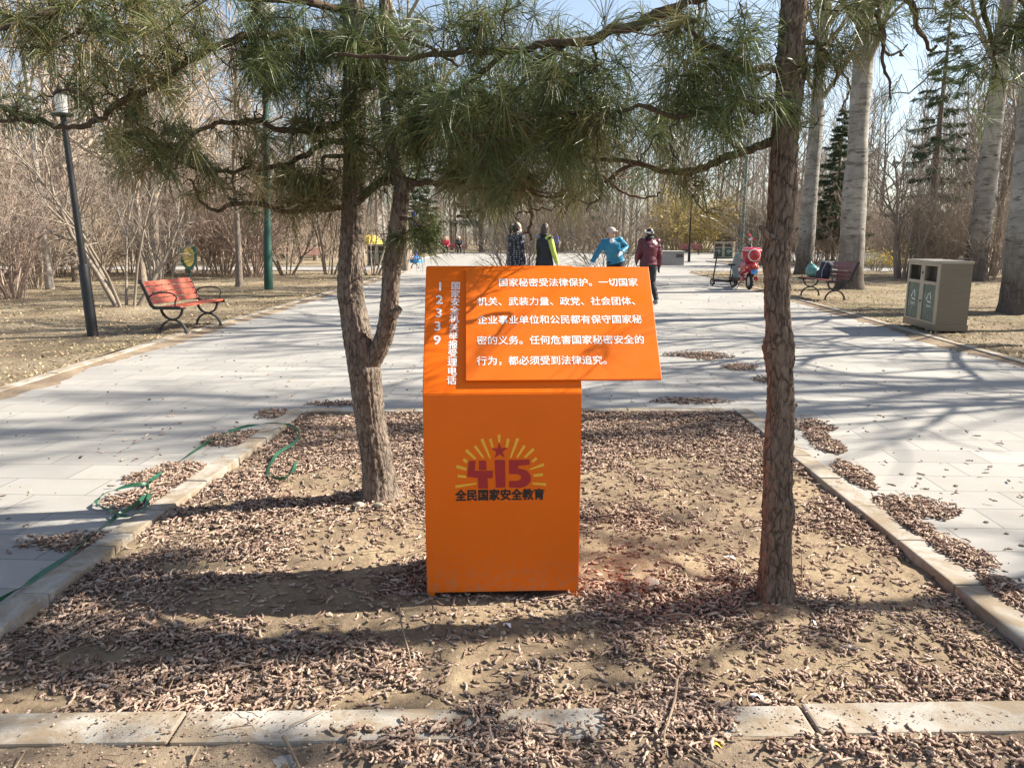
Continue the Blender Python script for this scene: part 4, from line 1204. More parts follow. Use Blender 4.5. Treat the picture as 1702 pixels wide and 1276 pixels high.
def put_shrub(proto, mat, x, y, rz, sc, label, group, name='bare_shrub', cat='shrub', z=0.02, sz=1.0):
    k = bpy.data.objects.new(name, proto[0]); C.objects.link(k)
    if not proto[0].materials: proto[0].materials.append(M_TW_TAN)
    k.material_slots[0].link = 'OBJECT'; k.material_slots[0].material = mat
    k.location = (x, y, z); k.rotation_euler = (0, 0, rz); k.scale = (sc, sc, sc * sz)
    return tag(k, label, cat, group)

# the four grey-white poplars on the right
for px, py, sc, rz, k, label in ((1412, 481, 1.0, 0.3, 0, 'pale poplar trunk right behind the bench with bags'), (1335, 456, 1.08, 2.0, 1, 'pale poplar trunk left of the bag on the bench, partly behind the straight pine'),
        (1618, 466, 1.15, 4.0, 0, 'leaning pale poplar trunk behind the two-door bin'), (1690, 521, 0.95, 5.2, 1, 'thick pale poplar trunk at the right edge of the photo')):
    p = at(px, py, 0.03)
    o = put_tree('poplar_tree', POPS[k], M_POP, M_TW_GREY, p, rz, sc, label)
    if px == 1690: o.rotation_euler.y = -0.03
    if px == 1412: o.rotation_euler.y = -0.03; o.scale = (1.1, 1.1, 1)
rd = random.Random(77)
# trees out of the picture on the right: their shadows streak the paving
for i, (x, y, k) in enumerate(((10.5, 8.3, 'S'), (13, 3.5, 'S'), (9.2, 11.2, 'T'), (12.5, 13.4, 'S'), (18, 10.6, 'P'), (8.6, 0.6, 'S'), (11.5, -1.5, 'T'), (20, 5, 'S'), (14, 17.2, 'S'), (10.6, 13.2, 'S'), (11.8, 16.2, 'T'), (16.5, 6.2, 'S'))):
    pr = {'P': (POPS[i % 2], M_POP), 'T': (TREES[i % 4], M_TRK), 'S': (SLIMS[i % 3], M_TRK)}[k]
    put_tree('bare_tree', pr[0], pr[1], M_TW_GREY, (x, y, 0.02), rd.uniform(0, 6), rd.uniform(0.8, 1.1), 'bare tree on the lawn just outside the right edge, its shadow streaking the paving', 'bare trees outside the right edge')
# trees one can pick out on the left
for px, py, k, sc, rz, label in ((237, 472, 0, 0.95, 0.2, 'light bare trunk behind the red bench, left one of the close pair'), (264, 475, 1, 1.05, 1.0, 'leaning bare trunk behind the red bench, right one of the close pair'),
        (398, 476, 2, 0.75, 2.0, 'slender bare trunk left of the green pole'), (318, 452, 3, 0.9, 3.0, 'dark bare trunk behind the yellow oval sign'), (588, 461, 1, 0.8, 4.0, 'bare trunk between the green pole and the forked pine, in front of the far bench')):
    put_tree('bare_tree', TREES[k], M_TRK, M_TW_TAN, at(px, py, 0.03), rz, sc, label)
p = at(672, 449, 0.02)
put_tree('bare_tree', TREES[2], M_TRK, M_TW_GREY, p, 0.5, 1.7, 'thick dark trunk by the path corner behind the right stem of the forked pine')
put_tree('bare_tree', SLIMS[0], M_TRK, M_TW_GREY, (-1.05, 22.0, 0.0), 0.5, 0.6, 'small bare trunk rising behind the top left of the orange sign')
for x, y, k, rz, sc, lab in ((-0.75, 21.6, 2, 0, 1.05, 'bare thin-stemmed shrub in front of the woman in the patterned coat'), (1.85, 22.2, 0, 1.5, 1.15, 'bare fan-shaped shrub between the black vest and the blue jacket')):
    put_shrub(SHR[k], M_TW_GREY, x, y, rz, sc, lab, None)
# low soil island those shrubs stand in
def island(u, v): return (-2.1 + 4.5 * u, 20.6 + 2.6 * v, 0.012 + 0.02 * (1 - (2 * u - 1) ** 8) * (1 - (2 * v - 1) ** 8))
sheet('soil', island, 20, 12, M_SOIL, 'small soil island with bare shrubs in the middle of the avenue', 'soil')

p = at(208, 508, 0.03); put_shrub(MULTI[0], M_TW_GREY, p.x, p.y, 0.6, 1.0, 'bare multi-stemmed bush with slanting stems left of the red bench', None, sz=1.0)
p = at(240, 500, 0.03); put_shrub(MULTI[1], M_TW_GREY, p.x, p.y + 0.6, 2.6, 0.62, 'bare multi-stemmed bush right behind the back of the red bench', None)
p = at(22, 495, 0.03); put_shrub(SHR[3], M_TW_RED, p.x, p.y, 0.6, 0.95, 'dense reddish brown bush at the left edge beside the black lamp post', None)
p = at(-60, 500, 0.03); put_shrub(SHR[4], M_TW_TAN, p.x, p.y, 0.9, 1.1, 'pale arching bush at the left edge behind the reddish bush', None)
for px, py, k, rz, sc in ((475, 458, 0, 0.4, 0.9), (545, 457, 1, 2.4, 1.0), (620, 458, 0, 4, 0.9)):
    p = at(px, py, 0.02); put_shrub(MULTI[k], M_TRK, p.x, p.y, rz, sc, 'dark crooked multi-stemmed shrub by the far end of the left lawn', 'crooked shrubs at the far end of the left lawn')
# the big spreading shrub behind the bin, forsythia beside it
p = at(1500, 462, 0.03); put_shrub(MULTI[1], M_TW_GREY, p.x, p.y, 1.0, 1.35, 'wide bare shrub with dark crooked stems behind the two-door bin', None, sz=0.85)
p = at(1275, 442, 0.03); put_shrub(SHR[1], M_TW_GREY, p.x, p.y, 1.0, 1.9, 'large twiggy bare shrub behind the red scooter', None)

def shrub_ok(x, y):
    if 31.2 < y < 38.2: return False
    if -0.57 < x / max(1, y) < -0.43 and y < 27: return False      # open glade round the oval sign and the two trunks
    if -0.43 <= x / max(1, y) < -0.2 and y < 24: return False
    if kx(KL, y) - 1.8 < x < kx(KR, y) + 1.6 and y < 33: return False
    if -10 < x < 11.5 and y < 64: return False
    if y > 46 and -10 < x < 26 and y < 66: return False
    return True
cnt = {}
def scatter(n, X, Y, fn):
    k = 0; tries = 0
    while k < n and tries < n * 30:
        tries += 1
        x, y = rd.uniform(*X), rd.uniform(*Y)
        if not shrub_ok(x, y): continue
        fn(x, y, k); k += 1
def sh_left(x, y, k):
    put_shrub(rd.choice(SHR), rd.choice((M_TW_TAN, M_TW_TAN, M_TW_RED)), x, y, rd.uniform(0, 6), rd.uniform(1.0, 1.8), 'bare tan shrub in the thicket left of the avenue', 'bare shrubs in the thicket left of the avenue', sz=rd.uniform(0.9, 1.25))
def sh_right(x, y, k):
    put_shrub(rd.choice(SHR), rd.choice((M_TW_GREY, M_TW_RED, M_TW_TAN)), x, y, rd.uniform(0, 6), rd.uniform(0.9, 1.4), 'bare brown shrub in the thicket right of the avenue', 'bare shrubs in the thicket right of the avenue')
def sh_far(x, y, k):
    put_shrub(rd.choice(SHR), rd.choice((M_TW_GREY, M_TW_TAN, M_TW_TAN)), x, y, rd.uniform(0, 6), rd.uniform(1.2, 2.0), 'bare twiggy shrub along the far edge of the plaza', 'bare shrubs along the far edge of the plaza')
scatter(30, (-24, -10), (17, 30.5), sh_left)
scatter(34, (-42, -14), (22, 31), sh_left)
scatter(64, (-46, -11), (38.5, 62), sh_left)
scatter(10, (13, 24), (24, 31), sh_right)
scatter(62, (13, 48), (38.5, 62), sh_right)
scatter(110, (-46, 60), (66.5, 82), sh_far)
def tr_left(x, y, k):
    pr, m = ((rd.choice(TREES), M_TRK) if rd.random() < 0.6 else (rd.choice(SLIMS), M_PALE))
    put_tree('bare_tree', pr, m, M_TW_TAN, (x, y, 0.02), rd.uniform(0, 6), rd.uniform(0.8, 1.25), 'bare tree in the sunlit wood left of the avenue', 'bare trees in the wood left of the avenue')
def tr_right(x, y, k):
    pr, m = ((rd.choice(TREES), M_TRK) if rd.random() < 0.4 else (rd.choice(SLIMS), M_PALE))
    put_tree('bare_tree', pr, m, M_TW_GREY, (x, y, 0.02), rd.uniform(0, 6), rd.uniform(0.8, 1.25), 'bare tree in the wood right of the avenue', 'bare trees in the wood right of the avenue')
def tr_far(x, y, k):
    pr, m = ((rd.choice(TREES), M_TRK) if rd.random() < 0.3 else (rd.choice(SLIMS), M_PALE))
    put_tree('bare_tree', pr, m, M_TW_GREY, (x, y, 0.02), rd.uniform(0, 6), rd.uniform(0.95, 1.4), 'bare pale-stemmed tree beyond the far edge of the plaza', 'bare trees beyond the far edge of the plaza')
scatter(26, (-34, -12), (19, 31), tr_left)
scatter(46, (-50, -11), (38.5, 66), tr_left)
scatter(8, (14, 30), (27, 31.5), tr_right)
scatter(52, (14, 56), (38.5, 66), tr_right)
scatter(80, (-50, 66), (67, 95), tr_far)
for px, Y, sc in ((1028, 75, 1.3), (1096, 70, 1.3), (1076, 82, 1.2), (1108, 84, 1.25)):
    x = atd(px, 400, Y).x
    put_tree('bare_tree', SLIMS[1], M_PALE, M_TW_GREY, (x, Y, 0), px, sc, 'white slender birch-like trunk behind the man in the blue jacket', 'white slender trunks behind the two right-hand people')

# far wood: one mass of stems and twigs
base = []
for i in range(4):
    rd2 = random.Random(600 + i); out = []
    grow(out, rd2, Vector((0, 0, 0)), Vector((0, 0, 1)), 15, 0.12, 0, [lv(wob=0.03, up=0.04, tap=0.2), lv(20, 0.12, 0.6, 0.25, 0.08, 0.07, 0.3, 0.4, 0.02), lv(8, 0.2, 0.6, 0.5, 0.12, 0.05, 0.4, 0.5, 0.013)], 4)
    m_, arr = to_mesh('x', out, (5, 3, 3)); bpy.data.meshes.remove(m_); base.append(arr)
parts = []
for i in range(520):
    Y = rd.uniform(80, 150); X = rd.uniform(-0.75, 0.85) * Y
    if i < 150:
        X = rd.choice((-1, 1)) * rd.uniform(48, 85); Y = rd.uniform(35, 90)
    V, Q = base[i % 4]; a = rd.uniform(0, 6.28); s = rd.uniform(0.8, 1.35)
    Vr = np.stack([V[:, 0] * math.cos(a) - V[:, 1] * math.sin(a), V[:, 0] * math.sin(a) + V[:, 1] * math.cos(a), V[:, 2]], 1) * s + np.array([X, Y, 0])
    parts.append((Vr, Q))
V, Q = merge(parts)
tag(link('far_wood', mesh_np('far_wood', V, Q), pm('far_wood_twigs', (0.30, 0.265, 0.23), 0.9, var=0.3, scale=0.4, spec=0.1)), 'far-off leafless wood closing the view on every side', 'wood', kind='stuff')  # paler, greyer twig colour carries the haze of the distance

# spruces
def spruce_proto(seed, Hh, rb, sparse=1.0, z0=0.12, lf=1.0):
    rd = random.Random(seed); rg = np.random.default_rng(seed)
    t, _ = to_mesh('trunk', [(0, [Vector((0, 0, -0.05)), Vector((0.02, 0, Hh * 0.35)), Vector((0, 0.02, Hh * 0.7)), Vector((0, 0, Hh))], [Hh * 0.012, Hh * 0.010, Hh * 0.006, 0.01])], (10,))
    P, D, bp_, brr = [], [], [], []
    z = z0 * Hh; az = 0
    while z < Hh * 0.98:
        f = (Hh - z) / (Hh * (1 - z0)); L = rb * f ** 0.85 + 0.1
        for k in range(max(3, int(6 * sparse))):
            az += 2.4; l = L * rd.uniform(0.7, 1.15); a = az
            d = Vector((math.cos(a), math.sin(a), 0))
            zz_ = z + rd.uniform(-0.22, 0.22)
            pts = [Vector((0, 0, zz_)) + d * l * s + Vector((0, 0, -l * 0.28 * s + l * 0.2 * s * s)) for s in (0, 0.33, 0.66, 1)]
            bp_.append([tuple(q) for q in pts]); brr.append([0.02 * f + 0.008, 0.016 * f + 0.006, 0.01, 0.004])
            for j in range(int(22 * l * lf) + 4):
                s = rd.uniform(0.15, 1); b = pts[0].lerp(pts[3], s); b.z = zz_ - l * 0.28 * s + l * 0.2 * s * s
                side = Vector((-d.y, d.x, 0)) * rd.choice((-1, 1))
                tl = l * 0.28 * (1.15 - s) + 0.12
                e = (d * 0.7 + side * rd.uniform(0.2, 1.0) + Vector((0, 0, rd.uniform(-0.9, 0.25)))).normalized()
                for q in range(3): P.append(tuple(b + e * tl * (q + rd.random()) / 3)); D.append(tuple(e))
        z += 0.34 + 0.02 * Hh * 0.3
    V, Q = tubes(np.array(bp_), np.array(brr), 4)
    br_ = mesh_np('branch', V, Q)
    V, Q, ta = needle_tufts(np.array(P), np.array(D), rg.uniform(0.2, 1.0, len(P)), rg, 17, 0.10, 0.010, 0.2, 0.12)
    return t, br_, mesh_np('needles', V, Q, attr=ta)
M_SPR = tint_mat('spruce_needles', [(0, (0.14, 0.15, 0.07)), (0.5, (0.085, 0.115, 0.055)), (1, (0.05, 0.085, 0.05))], 0.6, trans=0.1, spec=0.3)
M_SPRB = tint_mat('bluish_spruce_needles', [(0, (0.16, 0.17, 0.09)), (0.5, (0.095, 0.13, 0.07)), (1, (0.06, 0.10, 0.065))], 0.6, trans=0.15, spec=0.3)
def put_spruce(pr, mn, loc, sc, rz, label):
    o = thing('spruce_tree', label, 'tree', loc, rz); o.scale = (sc, sc, sc)
    for me, m, nm in zip(pr, (M_BARK, M_BRANCH, mn), ('trunk', 'branch', 'needles')):
        k = bpy.data.objects.new(nm, me); C.objects.link(k); k.parent = o
        if not me.materials: me.materials.append(m)
        k.material_slots[0].link = 'OBJECT'; k.material_slots[0].material = m
SP1 = spruce_proto(1, 9, 2.0, 1.0, 0.22)
SP2 = spruce_proto(2, 15, 2.6, 0.7, 0.16)
SP3 = spruce_proto(3, 12, 1.7, 0.5, 0.18, 0.6)
for px, py, pr, mn, sc, rz, lab in ((1383, 441, SP1, M_SPR, 0.85, 0, 'dark green spruce behind the poplar beside the bench with bags'), (1540, 433, SP3, M_SPR, 1.35, 2, 'thin sparse spruce with a dark trunk between the two right-hand poplars'),
        (800, 420, SP2, M_SPRB, 1.15, 1, 'tall bluish spruce beyond the plaza above the orange sign'), (700, 421, SP1, M_SPRB, 0.9, 3, 'small yellow-green conifer at the far end, right of the forked pine'),
        (215, 428, SP2, M_SPRB, 0.85, 4, 'green spruce deep in the wood behind the black lamp post'), (330, 424, SP2, M_SPRB, 0.8, 5, 'green spruce deep in the wood above the yellow oval sign'), (980, 418, SP3, M_SPRB, 1.1, 5, 'thin spruce beyond the plaza above the man in the blue jacket')):
    put_spruce(pr, mn, at(px, py, 0.0), sc, rz, lab)

# bushes in early leaf or flower
def leaf_bush(seed, n, Hh, spread, mat_tw, leafmat, name, label, loc, sc, count, lsize):
    pr = shrub_proto(seed, n, Hh, spread, S_ARCH)
    o = thing(name, label, 'bush', loc, 0); o.scale = (sc, sc, sc)
    link('twigs', pr[0], mat_tw, o)
    tips = [(P, r) for lev, P, r in pr[1] if lev >= 1]
    rg = np.random.default_rng(seed); rdd = random.Random(seed)
    c = np.array([tuple(rdd.choice(P[1:])) for P, r in (rdd.choice(tips) for _ in range(count))]) + rg.normal(0, 0.02, (count, 3))
    u = rg.normal(0, 1, (count, 3)); u /= np.linalg.norm(u, axis=1, keepdims=True); v = np.cross(u, rg.normal(0, 1, (count, 3))); v /= np.linalg.norm(v, axis=1, keepdims=True)
    L = lsize * rg.uniform(0.6, 1.3, (count, 1))
    V = np.stack([c - u * L, c + v * L * 0.5, c + u * L, c - v * L * 0.5], 1)
    link('leaves', mesh_np('leaves', V, np.arange(count * 4).reshape(-1, 4), attr=np.repeat(rg.random(count), 4)), leafmat, o, smooth=False)
M_FOR = tint_mat('forsythia_flower', [(0, (0.75, 0.52, 0.02)), (1, (0.85, 0.66, 0.10))], 0.6, trans=0.2)
M_OCH = tint_mat('ochre_catkin_leaf', [(0, (0.34, 0.25, 0.09)), (1, (0.48, 0.36, 0.13))], 0.7, trans=0.2)
M_YG = tint_mat('fresh_leaf', [(0, (0.22, 0.26, 0.05)), (1, (0.36, 0.38, 0.10))], 0.6, trans=0.2)
p = at(1488, 452, 0.02); leaf_bush(901, 12, 1.2, 0.9, M_TW_GREY, M_FOR, 'flowering_bush', 'low bush with bright yellow flowers just left of the two-door bin', p, 1.0, 700, 0.035)
p = at(1455, 449, 0.02); leaf_bush(902, 16, 0.9, 0.9, M_TW_GREY, M_YG, 'leafing_bush', 'low dark bush between the poplar and the yellow flowering bush', p, 1.0, 500, 0.03)
for px, Y, sc, sd_ in ((1125, 67, 2.3, 903), (1165, 68, 2.2, 904)):
    q = atd(px, 400, Y); leaf_bush(sd_, 20, 2.4, 0.8, M_TW_OLIVE, M_OCH, 'leafing_bush', 'ochre yellow bush beyond the plaza, ' + ('left' if sd_ == 903 else 'right') + ' one behind the thin black lamp post', (q.x, Y, 0), sc, 2500, 0.05)
q = at(350, 440, 0.02); leaf_bush(905, 18, 1.6, 0.8, M_TW_TAN, M_OCH, 'leafing_bush', 'straw coloured bush right of the yellow oval sign', q, 1.3, 900, 0.04)
q = at(1585, 431, 0.02); leaf_bush(906, 14, 1.8, 0.8, M_TW_GREY, M_YG, 'leafing_bush', 'greenish bush deep in the wood between the right-hand poplars', q, 1.5, 900, 0.04)
# ---------------------------------------------------------------- benches, bins, lamps, scooters
M_IRON = pm('black_iron', (0.022, 0.022, 0.024), 0.5, var=0.3, scale=12, spec=0.5, bmp=0.1)
M_SLAT = pm('red_bench_slat', (0.45, 0.095, 0.05), 0.45, var=0.22, scale=6, stretch=(6, 1, 6), bmp=0.1)
M_SLATD = pm('maroon_bench_slat', (0.17, 0.045, 0.035), 0.45, var=0.3, scale=6, stretch=(6, 1, 6), bmp=0.1)
M_SLATG = pm('dull_bench_slat', (0.20, 0.10, 0.07), 0.5, var=0.3, scale=6)
def arc(cx, cz, r, a0, a1, n=14, y=0.0, sx=1.0):
    return [(cx + sx * r * math.cos(R(a0 + (a1 - a0) * i / n)), y, cz + r * math.sin(R(a0 + (a1 - a0) * i / n))) for i in range(n + 1)]
def flat_bar(mb, P, wy, t):
    """a flat iron strip bent along P in the x-z plane, wy wide, t thick"""
    P = [Vector(p) for p in P]; V = []; Fc = []
    for i, p in enumerate(P):
        d = (P[min(i + 1, len(P) - 1)] - P[max(0, i - 1)]).normalized(); n = Vector((-d.z, 0, d.x))
        for sy, sn in ((-1, -1), (1, -1), (1, 1), (-1, 1)): V.append(p + Vector((0, sy * wy / 2, 0)) + n * sn * t / 2)
    for i in range(len(P) - 1):
        for j in range(4): Fc.append((i * 4 + j, i * 4 + (j + 1) % 4, i * 4 + 4 + (j + 1) % 4, i * 4 + 4 + j))
    Fc += [(3, 2, 1, 0), tuple(len(V) - 4 + j for j in range(4))]
    mb.add(V, Fc)
BACKP = [(-0.215, 0.47), (-0.25, 0.56), (-0.285, 0.66), (-0.325, 0.755), (-0.37, 0.845)]
def bench(label, loc, rz, m_slat, L=1.5, legs=0.61, group=None):
    t = thing('park_bench', label, 'bench', loc, rz, group)
    mb = MB()
    for i in range(4):
        x = 0.215 - i * 0.105
        mb.box((x, 0, 0.435 + 0.012 * math.cos(i * 0.9)), (0.090, L, 0.028), bev=0.004)
    mb.build('seat', m_slat, t)
    mb = MB()
    for (x0, z0), (x1, z1) in zip(BACKP[:-1], BACKP[1:]):
        a = math.atan2(z1 - z0, x1 - x0)
        mb.box(((x0 + x1) / 2, 0, (z0 + z1) / 2), (math.hypot(x1 - x0, z1 - z0) - 0.018, L, 0.024), Matrix.Rotation(-a, 3, 'Y'), 0.003)
    mb.build('backrest', m_slat, t)
    for s in (-1, 1):
        mb = MB()
        y = s * legs
        flat_bar(mb, arc(0.03, 0.0, 0.215, 180, 0, 16, y, 1.05), 0.045, 0.026)
        flat_bar(mb, arc(0.03, 0.408, 0.185, 180, 360, 16, y), 0.045, 0.026)
        flat_bar(mb, [(-0.21, y, 0.408), (0.27, y, 0.408)], 0.045, 0.022)
        mb.box((0.03, y, 0.218), (0.05, 0.05, 0.03))
        mb.box((-0.195, y, 0.008), (0.07, 0.05, 0.014)); mb.box((0.255, y, 0.008), (0.07, 0.05, 0.014))
        mb.build('leg', M_IRON, t, True)
        mb = MB(); ye = s * (L / 2 + 0.014)
        flat_bar(mb, [(-0.175, ye, 0.42)] + [(x - 0.012, ye, z) for x, z in BACKP] + [(-0.375, ye, 0.875)], 0.026, 0.05)
        flat_bar(mb, [(-0.19, ye, 0.424), (0.28, ye, 0.424)], 0.026, 0.05)
        mb.build('end_frame', M_IRON, t)
        mb = MB()
        mb.tube(smooth_path([(-0.27, ye, 0.585), (-0.16, ye, 0.655), (0.02, ye, 0.675), (0.16, ye, 0.655), (0.225, ye, 0.60), (0.20, ye, 0.54), (0.185, ye, 0.45)], [0.014] * 7, 5)[0], 0.013, 8)
        mb.build('armrest', M_IRON, t, True)
    return t
ba, bb_ = at(283, 554, 0.03), at(347, 540, 0.03)
bq = (ba + bb_) / 2; bd = (bb_ - ba).normalized()
bench('red slatted park bench with curved black iron ends beside the black lamp post', bq, math.atan2(bd.y, bd.x) - math.pi / 2, M_SLAT, 1.4, 0.56).scale = (0.93, 0.93, 0.93)
bench('dark maroon park bench with bags on it in front of the poplar trunk', (6.62, 18.75, 0.035), R(184), M_SLATD, 1.7, 0.7)
bench('red bench at the far end of the left lawn behind crooked shrubs', (-12.3, 40.5, 0.02), R(-60), M_SLATG)
bench('dark bench with thin curved legs by the kerb corner right of the forked pine', (-6.35, 35.2, 0.0), R(-35), M_SLATG, 1.3, 0.5)
bench('bench at the far edge of the plaza with two seated people', (-7.45, 62.6, 0.0), R(-90), M_SLATD, 2.1, 0.85)
q = atd(1152, 415, 60); bench('brown bench on the far side of the plaza behind the thin black lamp post', (q.x, 61, 0.0), R(-90), M_SLATD, 1.8)

M_STEEL = pm('champagne_steel', (0.18, 0.15, 0.112), 0.36, metal=0.3, var=0.08, scale=3, stretch=(1, 1, 6), spec=0.5)
M_STEELL = pm('pale_steel_frame', (0.37, 0.325, 0.25), 0.4, metal=0.35, var=0.08, scale=3)
M_GPANEL = pm('dark_green_panel', (0.014, 0.062, 0.043), 0.3, var=0.15, scale=4, spec=0.5)
M_HOLE = pm('bin_inside', (0.09, 0.075, 0.06), 0.8, var=0.3, scale=6)
def bin_(label, loc, rz, W=1.18, Dp=0.48, Hh=1.06):
    """front looks along -x, two doors side by side along y"""
    t = thing('recycling_bin', label, 'bin', loc, rz)
    f = -Dp / 2
    mb = MB()
    mb.box((0, 0, 0.05), (Dp + 0.03, W + 0.03, 0.1), bev=0.008)
    mb.build('plinth', M_STEEL, t)
    mb = MB()     # shell: back, two sides, shelf
    mb.box((Dp / 2 - 0.01, 0, 0.56), (0.02, W, 0.92)); mb.box((0, W / 2 - 0.012, 0.56), (Dp - 0.04, 0.024, 0.92)); mb.box((0, -W / 2 + 0.012, 0.56), (Dp - 0.04, 0.024, 0.92))
    mb.box((0.0, 0, 0.725), (Dp - 0.05, W - 0.05, 0.02))
    mb.build('shell', M_STEEL, t)
    MB().box((0.0, 0, 1.043), (Dp + 0.025, W + 0.025, 0.042), bev=0.008).build('lid', M_STEELL, t)
    MB().box((0.05, 0, 0.86), (Dp - 0.16, W - 0.06, 0.24)).build('inner_bin', M_HOLE, t)
    mb = MB()     # face frame
    for y, w_ in ((-W / 2 + 0.03, 0.06), (W / 2 - 0.03, 0.06), (0, 0.15)): mb.box((f + 0.012, y, 0.56), (0.03, w_, 0.92), bev=0.002)
    for s in (-1, 1):
        y = s * (W / 4 + 0.0075); w_ = W / 2 - 0.135
        for z, h in ((0.115, 0.03), (0.72, 0.05), (1.0, 0.04)): mb.box((f + 0.012, y, z), (0.028, w_ - 0.002, h))
    mb.build('face_frame', M_STEELL, t)
    for s in (-1, 1):
        y = s * (W / 4 + 0.0075); w_ = W / 2 - 0.139
        d = MB().box((f + 0.016, y, 0.412), (0.02, w_, 0.56), bev=0.003).build('door', M_GPANEL, t)
        def fd(u, v, h=0.0): return Vector((f + 0.0055 - h, y - u, 0.412 + v))
        mb = MB(); rr = 0.075
        for k in range(3):
            a0 = R(90 + 120 * k + 16); a1 = R(90 + 120 * (k + 1) - 22)
            p0 = Vector((math.cos(a0), math.sin(a0))) * rr; p1 = Vector((math.cos(a1), math.sin(a1))) * rr
            dv = (p1 - p0).normalized(); n = Vector((-dv.y, dv.x)) * 0.0085
            off = Vector((0, 0.075))
            mb.prism([p0 + n + off, p0 - n + off, p1 - n + off, p1 - n * 2.4 + off, p1 + dv * 0.03 + off, p1 + n * 2.4 + off, p1 + n + off], lambda u, v, w: fd(u, v, w), 0.001)
        mb.build('recycling_mark', M_WH, d)
        mb = MB()
        for i, ch in enumerate("可回收物" if s < 0 else "其他垃圾"): put_glyph(mb, ch, fd, -0.085 + i * 0.043, -0.07, 0.043, 0.045, 0.01)
        mb.build('door_lettering', M_WH, d)
    for z in (0.87, 0.42):
        mb = MB(); mb.loft([((f - 0.0035, 0, z), 0.022, 0.022, (1, 0, 0)), ((f - 0.012, 0, z), 0.018, 0.018, (1, 0, 0))], 12); mb.build('lock', M_IRON, t)
    return t
bin_('champagne steel litter bin with two dark green doors on the right lawn', (6.24, 12.62, 0.05), R(-3.8))
bin_('pale steel bin with a green door by the path behind the forked pine', (-8.25, 38.1, 0.0), R(82), 1.0)
q = at(466, 431, 0); bin_('dark bin with green door far off right of the green pole', (q.x, q.y, 0.0), R(80), 1.0)
q = at(1200, 430, 0); bin_('champagne bin with green doors far off behind the red scooter', (q.x + 0.2, q.y + 0.3, 0.0), R(62), 1.25)

# black garden lamps
M_LAMPG = pm('lamp_glass', (0.62, 0.60, 0.55), 0.25, var=0.1, scale=5)
def garden_lamp(label, loc, rz, tilt=0.0, hh=3.1):
    t = thing('street_lamp', label, 'lamp post', loc, rz); t.rotation_euler = (0, tilt, rz)
    mb = MB(); mb.loft([((0, 0, -0.1), 0.078, 0.078), ((0, 0, 1.04), 0.072, 0.072), ((0, 0, 1.055), 0.066, 0.066), ((0, 0, 1.06), 0.047, 0.047)], 18); mb.build('base_sleeve', M_LAMPB, t, True)
    mb = MB(); mb.loft([((0, 0, 1.05), 0.05, 0.05), ((0, 0, hh), 0.04, 0.04)], 16); mb.build('pole', M_LAMPB, t, True)
    mb = MB(); mb.loft([((0, 0, hh), 0.05, 0.05), ((0, 0, hh + 0.02), 0.14, 0.14), ((0, 0, hh + 0.045), 0.14, 0.14)], 18); mb.build('collar', M_LAMPB, t, True)
    mb = MB(); mb.loft([((0, 0, hh + 0.045), 0.075, 0.075), ((0, 0, hh + 0.30), 0.085, 0.085)], 18); mb.build('lantern_glass', M_LAMPG, t, True)
    mb = MB(); mb.loft([((0, 0, hh + 0.30), 0.10, 0.10), ((0, 0, hh + 0.32), 0.10, 0.10), ((0, 0, hh + 0.37), 0.04, 0.04), ((0, 0, hh + 0.43), 0.02, 0.02)], 18); mb.build('lantern_cap', M_LAMPB, t, True)
M_LAMPB = pm('scuffed_black_paint', (0.009, 0.009, 0.010), 0.5, var=0.4, scale=7, spec=0.5, bmp=0.1)
garden_lamp('leaning black lamp post standing on the lawn left of the red bench', (-6.71, 11.06, 0.03), 0.2, -0.03)
q = at(1145, 435, 0); garden_lamp('thin black lamp post far off, right of the person in the maroon jacket', (q.x, q.y, 0.0), 0, 0, 3.7)
M_GPOLE = pm('green_pole_paint', (0.014, 0.062, 0.043), 0.5, var=0.25, scale=5, spec=0.4)
t = thing('light_pole', 'thick dark green light pole on the left lawn', 'light pole', (-7.64, 21.0, 0.02)); t.rotation_euler = (0, 0.045, 0)
mb = MB(); mb.loft([((0, 0, -0.1), 0.118, 0.118), ((0, 0, 1.6), 0.108, 0.108), ((0, 0, 1.62), 0.095, 0.095), ((0, 0, 7), 0.06, 0.06)], 20); mb.build('pole', M_GPOLE, t, True)
mb = MB(); mb.loft([((0, 0, 7), 0.07, 0.07), ((0, 0, 7.08), 0.24, 0.24), ((0, 0, 7.3), 0.26, 0.26), ((0, 0, 7.42), 0.05, 0.05)], 18); mb.build('lamp_head', M_LAMPG, t, True)
q = at(1231, 433, 0)
t = thing('light_pole', 'tall grey green light pole with one lamp arm far off left of the straight pine', 'light pole', (q.x, q.y, 0))
mb = MB(); mb.loft([((0, 0, -0.1), 0.13, 0.13), ((0.05, 0, 7.4), 0.07, 0.07)], 14); mb.build('pole', pm('grey_green_paint', (0.12, 0.17, 0.15), 0.6), t, True)
mb = MB(); mb.tube([(0.05, 0, 6.4), (-0.3, 0, 6.5), (-0.55, 0, 6.4)], 0.03, 8); mb.build('arm', M_GPOLE, t, True)
mb = MB(); mb.ell((-0.6, 0, 6.3), (0.17, 0.17, 0.1)); mb.build('lamp_head', M_LAMPG, t, True)

